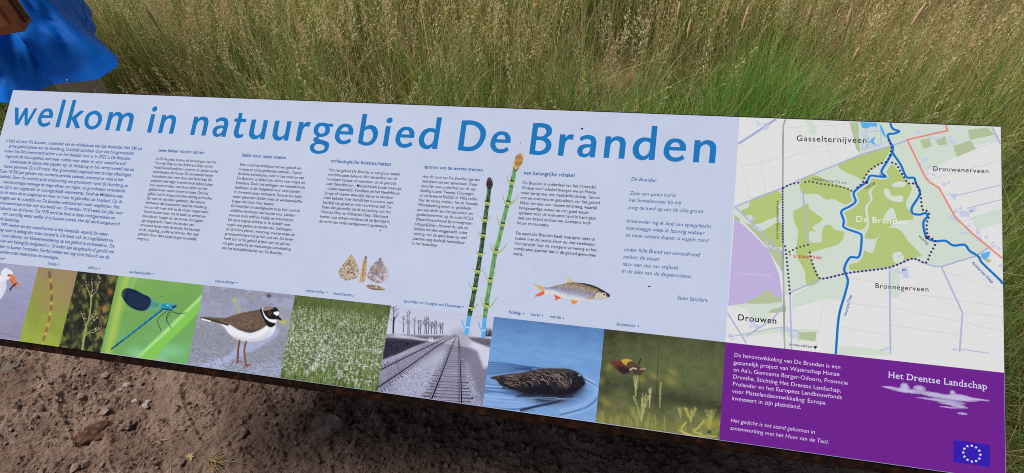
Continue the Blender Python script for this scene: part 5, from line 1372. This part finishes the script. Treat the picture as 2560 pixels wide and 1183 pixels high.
def stems(n, area, hgt, seed, keep, lean_m=.14, wind=(.2, .0), hsize=(.11, .20), hw=(.7, 1.25)):
    x, y = scatter(n, *area, seed); k = gr_.rand(len(x)) < keep(x, y); x, y = x[k], y[k]; N = len(x)
    z0 = ground_h(x, y) - .015; h = gr_.uniform(*hgt, N)
    a = gr_.rand(N) * 6.283; m_ = np.abs(gr_.normal(0, lean_m, N)); wv = .5 + fbm(x * .8, y * .8, 341, 2)
    lean = np.column_stack([np.cos(a) * m_ + wind[0] * wv * gr_.uniform(.4, 1, N), np.sin(a) * m_ + wind[1]])
    c0 = pick([(138,146,78), (160,154,90), (176,162,104)], N); c1 = pick([(214,190,138), (204,182,128), (196,186,122)], N)
    A = blade_mesh(np.column_stack([x, y, z0]), h, gr_.uniform(.0013, .0024, N), lean, c0, c1, 4, .15, 1.5)
    L2 = np.linalg.norm(lean, axis=1)
    tip = np.column_stack([x, y, z0 + h * (1 - .15 * np.clip(L2, 0, 1.6))]); tip[:, :2] += lean * h[:, None]
    dirn = np.column_stack([lean * 1.5, 1 - .39 * L2]); dirn /= np.linalg.norm(dirn, axis=1)[:, None]
    Vh, Fh, Ch = [], [], []; off = 0
    hc = pick(HEADC, N, .14)
    for t in range(len(PAN)):
        sel = np.arange(N)[gr_.randint(0, len(PAN), N) == t] if False else np.arange(t, N, len(PAN))
        if not len(sel): continue
        pv, pf = PAN[t]; M = len(sel); s_ = gr_.uniform(*hsize, M); wd = gr_.uniform(*hw, M); ro = gr_.rand(M) * 6.283
        D = dirn[sel]; sx = np.cross(D, np.array([0, 1, 0])); sx /= np.linalg.norm(sx, axis=1)[:, None]; sy = np.cross(D, sx)
        ca, sa = np.cos(ro)[:, None], np.sin(ro)[:, None]
        px_ = pv[:, 0][None] * ca - pv[:, 1][None] * sa; py_ = pv[:, 0][None] * sa + pv[:, 1][None] * ca
        P = tip[sel][:, None] - D[:, None] * (s_ * .75)[:, None, None] + ((px_ * wd[:, None])[..., None] * sx[:, None] + (py_ * wd[:, None])[..., None] * sy[:, None] + pv[:, 2][None, :, None] * D[:, None]) * s_[:, None, None]
        Vh.append(P.reshape(-1, 3)); Fh.append((pf[None] + (np.arange(M) * len(pv))[:, None, None]).reshape(-1, 4) + off); off += M * len(pv)
        Ch.append(np.repeat(hc[sel], len(pv), 0) * (1 + gr_.normal(0, .1, (M * len(pv), 1))))
    return A, (np.vstack(Vh), np.vstack(Fh), np.vstack(Ch))
brown = lambda x, y: np.clip(.07 + .98 * smoothstep(1.0, 1.7, y + .35 * (fbm(x * 1.6, y * 1.6, 351, 3) - .5)), 0, 1) * gap(x, y) * (1 - .75 * smoothstep(.5, .2, np.hypot((x - 1.45) / .8, (y - 1.35) / .8)))
A1, B1 = stems(8200, near, (.36, .58), 12, brown, hsize=(.09, .16))
A2, B2 = stems(3200, far, (.42, .66), 13, lambda x, y: np.ones(len(x)), hsize=(.13, .2))
A3, B3 = stems(600, (-2.6, 1.2, .75, 1.7), (.36, .56), 14, lambda x, y: .8 * gap(x, y), wind=(-.28, .0), hsize=(.08, .14))
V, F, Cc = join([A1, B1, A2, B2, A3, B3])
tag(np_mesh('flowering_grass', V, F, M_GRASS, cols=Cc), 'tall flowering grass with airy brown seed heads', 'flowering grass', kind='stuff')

# cat's-tail grasses one can tell apart
M_TIM = noise_mat('seed_spike', [L(190, 156, 114), L(224, 190, 146)], 160, .8, .15, bump=.001, bscale=800)
M_STEM = mat('grass_stem', L(132, 122, 72), .6, .3)
def timothy(px, z, length, lean, label):
    top = ground_at(px[0], px[1], z); d = np.array([lean, .04, 1.0]); d /= np.linalg.norm(d)
    b = top - d * length; root = np.array([b[0] - lean * z * .5, b[1], ground_h(np.array([b[0]]), np.array([b[1]]))[0] - .01])
    r = empty('timothy_grass', tuple(root), label, 'grass stalk', "cat's-tail grass stalks")
    v, f = tube([root, (root + b) / 2 + [lean * .02, 0, 0], b], .0013, .0009); np_mesh('stem', v, f, M_STEM, r, root, smooth=True)
    n = 12; P = np.array([b + d * length * t for t in np.linspace(0, 1, n)]); v, f = tube(P, 1, 1, 8); v = v.reshape(n, 8, 3)
    prof = .0056 * np.sin(np.clip(np.linspace(.06, 1, n), 0, .985) * math.pi) ** .45
    v = P[:, None] + (v - P[:, None]) * prof[:, None, None] * (1 + gr_.normal(0, .07, (n, 8, 1))); np_mesh('seed_spike', v.reshape(-1, 3), f, M_TIM, r, root, smooth=True)
timothy((1874, 10), .50, .085, .12, "pinkish cat's-tail seed spike at the top edge right of the middle")
timothy((1700, 8), .52, .05, .05, "cat's-tail seed spike touching the top edge above the letters anden")
timothy((1728, 48), .50, .06, .08, "cat's-tail seed spike below the one at the top edge, above the poem")
timothy((2028, 14), .50, .05, -.06, "cat's-tail seed spike at the top edge above the map lettering")
timothy((2128, 20), .50, .06, -.05, "brown cat's-tail seed spike above the map brook")
timothy((2316, 6), .50, .07, .25, "leaning cat's-tail seed spike near the top right")
timothy((2148, 118), .40, .045, .12, "small green cat's-tail seed spike above the middle of the map")
timothy((365, 20), .52, .07, -.1, "cat's-tail seed spike right of the blue coat")

# ------------------------------------------------------------------ person in a blue rain coat, seen from behind the board's left end
PB = np.array([-0.93, 1.22, 0.0])
def skin_body(name, joints, bones, root, material, levels=2):
    me = bpy.data.meshes.new(name); me.from_pydata([j[0] for j in joints], bones, []); o = bpy.data.objects.new(name, me); COL.objects.link(o)
    sk = o.modifiers.new('skin', 'SKIN'); sk.use_smooth_shade = True
    for i, j in enumerate(joints): me.skin_vertices[0].data[i].radius = j[1]
    me.skin_vertices[0].data[root].use_root = True
    ss = o.modifiers.new('sub', 'SUBSURF'); ss.levels = ss.render_levels = levels
    dg = bpy.context.evaluated_depsgraph_get(); m2 = bpy.data.meshes.new_from_object(o.evaluated_get(dg)); bpy.data.objects.remove(o)
    m2.materials.clear(); m2.materials.append(material); m2.name = name
    o = bpy.data.objects.new(name, m2); COL.objects.link(o); return o
M_SKIN = mat('skin', L(206, 160, 134), .5, .35); M_TROUSER = noise_mat('grey_trouser_cloth', [L(200, 190, 168), L(216, 206, 184)], 30, .85, .1); M_SHOE = mat('brown_shoe_leather', L(70, 52, 40), .55, .3)
M_HAIR = noise_mat('hair', [L(80, 62, 48), L(120, 98, 78)], 80, .6, .3); M_COAT = noise_mat('blue_nylon', [L(14, 124, 246), L(26, 138, 254)], 6, .5, .2, bump=.0008, bscale=30)
_nt = M_COAT.node_tree; _tr = _nt.nodes.new('ShaderNodeBsdfTranslucent'); _tr.inputs['Color'].default_value = (*L(14, 124, 244), 1); _mx = _nt.nodes.new('ShaderNodeMixShader'); _mx.inputs[0].default_value = .12
_nt.links.new(_nt.nodes['Principled BSDF'].outputs[0], _mx.inputs[1]); _nt.links.new(_tr.outputs[0], _mx.inputs[2]); _nt.links.new(_mx.outputs[0], _nt.nodes['Material Output'].inputs['Surface'])
M_COATHEM = mat('blue_hem', L(12, 122, 240), .5, .2)
person = empty('person', tuple(PB), 'person in a bright blue rain coat and grey trousers standing left behind the board', 'person')
J = [((0,0,.95),(.15,.11)), ((0,0,1.13),(.135,.1)), ((0,.0,1.33),(.165,.11)), ((0,0,1.47),(.06,.06)), ((0,.015,1.55),(.055,.06)), ((0,.03,1.62),(.078,.095)), ((0,.02,1.70),(.078,.09)), ((0,.01,1.745),(.05,.06)),
     ((.09,0,.88),(.09,.09)), ((.09,.015,.5),(.058,.058)), ((.09,-.01,.10),(.042,.042)), ((.10,.12,.045),(.04,.032)), ((-.09,0,.88),(.09,.09)), ((-.10,.015,.5),(.058,.058)), ((-.10,-.01,.10),(.042,.042)), ((-.11,.12,.045),(.04,.032)),
     ((.19,0,1.40),(.062,.062)), ((.27,.01,1.15),(.045,.045)), ((.26,.16,.98),(.034,.034)), ((.25,.22,.95),(.036,.02)), ((-.19,0,1.40),(.062,.062)), ((-.27,.01,1.15),(.045,.045)), ((-.26,.16,.98),(.034,.034)), ((-.25,.22,.95),(.036,.02))]
Bn = [(0,1),(1,2),(2,3),(3,4),(4,5),(5,6),(6,7),(0,8),(8,9),(9,10),(10,11),(0,12),(12,13),(13,14),(14,15),(2,16),(16,17),(17,18),(18,19),(2,20),(20,21),(21,22),(22,23)]
body = skin_body('body', J, Bn, 0, M_SKIN); body.parent = person
for s in (1, -1):      # fingers and thumb
    for k in range(4):
        x0 = s * (.25 + (k - 1.5) * .017); l = (.060, .072, .068, .052)[k]
        fo = skin_body('finger', [((x0, .235, .947), (.009, .009)), ((x0, .235 + l * .55, .942), (.008, .008)), ((x0, .235 + l, .925), (.007, .007))], [(0, 1), (1, 2)], 0, M_SKIN, 1); fo.parent = body
    fo = skin_body('thumb', [((s * .225, .205, .945), (.011, .011)), ((s * .195, .235, .935), (.009, .009)), ((s * .188, .262, .93), (.008, .008))], [(0, 1), (1, 2)], 0, M_SKIN, 1); fo.parent = body
def blobm(name, c_, r, material, parent, n=14):
    u, w = np.meshgrid(np.linspace(0, 2 * math.pi, n, endpoint=False), np.linspace(.02, math.pi - .02, n)); v = np.column_stack([(c_[0] + r[0] * np.sin(w) * np.cos(u)).ravel(), (c_[1] + r[1] * np.sin(w) * np.sin(u)).ravel(), (c_[2] + r[2] * np.cos(w)).ravel()])
    f = [(i * n + j, (i + 1) * n + j, (i + 1) * n + (j + 1) % n, i * n + (j + 1) % n) for i in range(n - 1) for j in range(n)]
    return np_mesh(name, v, np.array(f), material, parent, smooth=True)
M_EYE = mat('eye', L(50, 40, 34), .2, .5)
for s in (1, -1):
    blobm('eye', (s * .032, .112, 1.645), (.011, .009, .009), M_EYE, body); blobm('ear', (s * .082, .02, 1.63), (.010, .020, .030), M_SKIN, body)
blobm('nose', (0, .132, 1.615), (.014, .020, .022), M_SKIN, body); blobm('mouth', (0, .118, 1.577), (.026, .008, .007), mat('lips', L(170, 96, 88), .5, .3), body)
u_, w_ = np.meshgrid(np.linspace(0, 2 * math.pi, 40, endpoint=False), np.linspace(.02, 1.9, 18)); cut = 1.9 - .75 * smoothstep(.2, 1, np.sin(u_)); w_ = w_ / 1.9 * cut
hv = np.column_stack([(.094 * np.sin(w_) * np.cos(u_)).ravel(), (.012 + .108 * np.sin(w_) * np.sin(u_)).ravel(), (1.655 + .115 * np.cos(w_)).ravel()])
np_mesh('hair', hv, np.array([(i * 40 + j, (i + 1) * 40 + j, (i + 1) * 40 + (j + 1) % 40, i * 40 + (j + 1) % 40) for i in range(17) for j in range(40)]), M_HAIR, person, smooth=True)
def leg_cloth(s):
    P = [(s * .09, 0, .93, .118), (s * .092, .005, .75, .098), (s * .095, .012, .5, .076), (s * .097, 0, .3, .072), (s * .098, -.008, .09, .070)]
    n = 20; v = []; 
    t = np.linspace(0, len(P) - 1, 26); Q = np.column_stack([np.interp(t, range(len(P)), [p[i] for p in P]) for i in range(4)])
    for k, q in enumerate(Q):
        for i in range(n): a = i * 2 * math.pi / n; r = q[3] * (1 + .05 * math.sin(3 * a + k * .9) * (k / 26)); v.append((q[0] + r * math.cos(a), q[1] + r * math.sin(a), q[2]))
    f = [(k * n + i, k * n + (i + 1) % n, (k + 1) * n + (i + 1) % n, (k + 1) * n + i) for k in range(len(Q) - 1) for i in range(n)]
    return np.array(v), np.array(f)
a, b = leg_cloth(1), leg_cloth(-1); np_mesh('trousers', np.vstack([a[0], b[0]]), np.vstack([a[1], b[1] + len(a[0])]), M_TROUSER, person, smooth=True)
for s in (1, -1): blobm('shoe', (s * .103, .055, .045), (.052, .135, .05), M_SHOE, person, 18)
# coat: two overlapping panels around the body, blown towards the right, open along a slit that faces the board
deg = math.radians
def coat_panel(name, ph0, ph1, roff, hem_fn, rad_fn, nph=90, nt=70):
    ph = np.linspace(ph0, ph1, nph); t = np.linspace(0, 1, nt); PH, T = np.meshgrid(ph, t)
    hem = hem_fn(PH); Zc = 1.46 + (hem - 1.46) * T
    k = smoothstep(1.0, .6, Zc); cx = -.93; cy = 1.22
    up_ = np.interp(Zc, [.85, 1.36, 1.42, 1.46], [.19, .21, .17, .085])
    lo_ = .19 + (rad_fn(PH) - .19) * np.clip((.85 - Zc) / (.85 - hem), 0, 1) ** 1.75
    r = np.where(Zc > .85, up_, lo_) + roff * k
    W1 = fbm(PH * 7 + T * 9 + 20, T * 4.5 - PH * 2.2 + 9, 401, 2); W2 = fbm(PH * 16 + T * 22 + 31, T * 9 - PH * 5 + 3, 411, 2)
    fold = .005 * np.sin(PH * 9 + 5 * T) * k + .060 * (np.abs(W1 - .5) * 2 - .25) * k * (1 - .9 * smoothstep(.9, 1, T)) + .012 * (np.abs(W2 - .5) * 2 - .3) * k * (1 - .9 * smoothstep(.93, 1, T))
    r = r + fold * (1 - .8 * smoothstep(deg(-19), deg(-9), PH))
    flat = 1 - .25 * (1 - k).clip(0, 1)       # narrower front to back at the shoulders
    v = np.column_stack([(cx + r * np.cos(PH)).ravel(), (cy + r * np.sin(PH) * flat).ravel(), Zc.ravel()])
    ix = np.arange(PH.size).reshape(PH.shape); f = np.stack([ix[:-1, :-1], ix[1:, :-1], ix[1:, 1:], ix[:-1, 1:]], -1).reshape(-1, 4)
    o = np_mesh(name, v, f, M_COAT, person, PB, smooth=True)
    vv = v.reshape(nt, nph, 3)[int(nt * .955):].copy(); rad_ = vv - [-.93, 1.22, 0]; rad_[..., 2] = 0
    vv += rad_ / np.linalg.norm(rad_, axis=2)[..., None] * .0028; vv[0] -= rad_[0] * .004; vv[-1, :, 2] -= .002
    ih = np.arange(vv.shape[0] * nph).reshape(vv.shape[0], nph); np_mesh('hem', vv.reshape(-1, 3), np.stack([ih[:-1, :-1], ih[1:, :-1], ih[1:, 1:], ih[:-1, 1:]], -1).reshape(-1, 4), M_COATHEM, o, PB, smooth=True)
    if ph0 > deg(-100):
        e = v.reshape(nt, nph, 3)[int(nt * .35):, 0]; tv, tf = tube(e, .0024, .0024, 6); np_mesh('seam', tv, tf, M_COATHEM, o, PB, smooth=True)
    return o
itp = lambda xs, ys: (lambda p: np.interp(np.degrees(p), xs, ys))
coat_panel('coat_panel', deg(-38), deg(178), .014, itp([-38, -32, -24, -12, 0, 30, 180], [.475, .47, .468, .472, .48, .5, .5]), itp([-38, -32, -24, -14, -10, -4, 6, 30, 180], [.375, .395, .455, .462, .425, .34, .26, .22, .24]), 110, 110)
coat_panel('coat_panel', deg(-190), deg(-31), -.006, itp([-190, -110, -80, -63, -45, -31], [.5, .48, .455, .44, .455, .475]), itp([-190, -110, -80, -63, -45, -31], [.27, .3, .32, .33, .35, .385]), 90, 110)
for s in (1, -1):      # sleeves
    P = np.array([(s * .17, 0, 1.40), (s * .235, .01, 1.28), (s * .275, .01, 1.15), (s * .27, .09, 1.06), (s * .26, .155, .985)]); t = np.linspace(0, 4, 24); Q = np.column_stack([np.interp(t, range(5), P[:, i]) for i in range(3)]); v, f = tube(Q, .082, .058, 16); np_mesh('sleeve', v, f, M_COAT, person, smooth=True)
hv2, hf2 = tube([(0, -.01, 1.42), (0, -.02, 1.47), (0, -.03, 1.52)], .12, .085, 20); np_mesh('collar', hv2, hf2, M_COAT, person, smooth=True)
sp_ = ground_at(169, 201, .478); blobm('snap_fastener', tuple(sp_ - PB), (.004, .004, .004), mat('snap_metal', L(200, 200, 204), .3, .5, .8), person)

# leather bag hanging at the hip
M_BAG = noise_mat('brown_leather', [L(158, 84, 58), L(186, 108, 78), L(206, 130, 98)], 22, .45, .4, bump=.0012, bscale=260); M_BAGD = noise_mat('dark_leather', [L(66, 34, 26), L(92, 50, 38)], 30, .5, .4, bump=.001, bscale=260)
bag_o = np.array([-.735, .945, .655]); bag = empty('shoulder_bag', tuple(bag_o), 'brown leather shoulder bag hanging against the blue coat at the top left', 'bag')
import bmesh
bax = np.array([.93, .36, 0]); bay = np.array([-.36, .93, 0])     # along the front face, and back from it
def bag_box(name, x0, x1, y0, y1, z0, z1, bev, material):
    bm = bmesh.new(); bmesh.ops.create_cube(bm, size=1.0)
    for v in bm.verts: v.co = ((x0 + x1) / 2 + v.co.x * (x1 - x0), (y0 + y1) / 2 + v.co.y * (y1 - y0), (z0 + z1) / 2 + v.co.z * (z1 - z0))
    bmesh.ops.bevel(bm, geom=list(bm.edges), offset=bev, segments=4, profile=.6, affect='EDGES')
    for v in bm.verts: p = bax * v.co.x + bay * v.co.y; v.co = (p[0], p[1], v.co.z + .012 * v.co.x * -1)
    me = bpy.data.meshes.new(name); bm.to_mesh(me); bm.free(); me.materials.append(material); me.polygons.foreach_set('use_smooth', np.ones(len(me.polygons), bool)); o = bpy.data.objects.new(name, me); COL.objects.link(o); o.parent = bag; return o
bag_box('bag_body', -.13, .14, 0, .075, 0, .15, .014, M_BAG)
bag_box('flap', -.134, .115, -.010, .0, .030, .158, .005, M_BAG)
bag_box('gusset_strap', .137, .147, .022, .050, .02, .19, .003, M_BAGD)
v, f = tube([bax * .14 + bay * .036 + [0, 0, .18], bax * .06 + bay * .10 + [0, 0, .36], bax * -.1 + bay * .20 + [0, 0, .66], bax * -.14 + bay * .30 + [0, 0, .80]], .014, .014, 8); np_mesh('strap', v * [1, 1, 1], f, M_BAGD, bag, smooth=True)
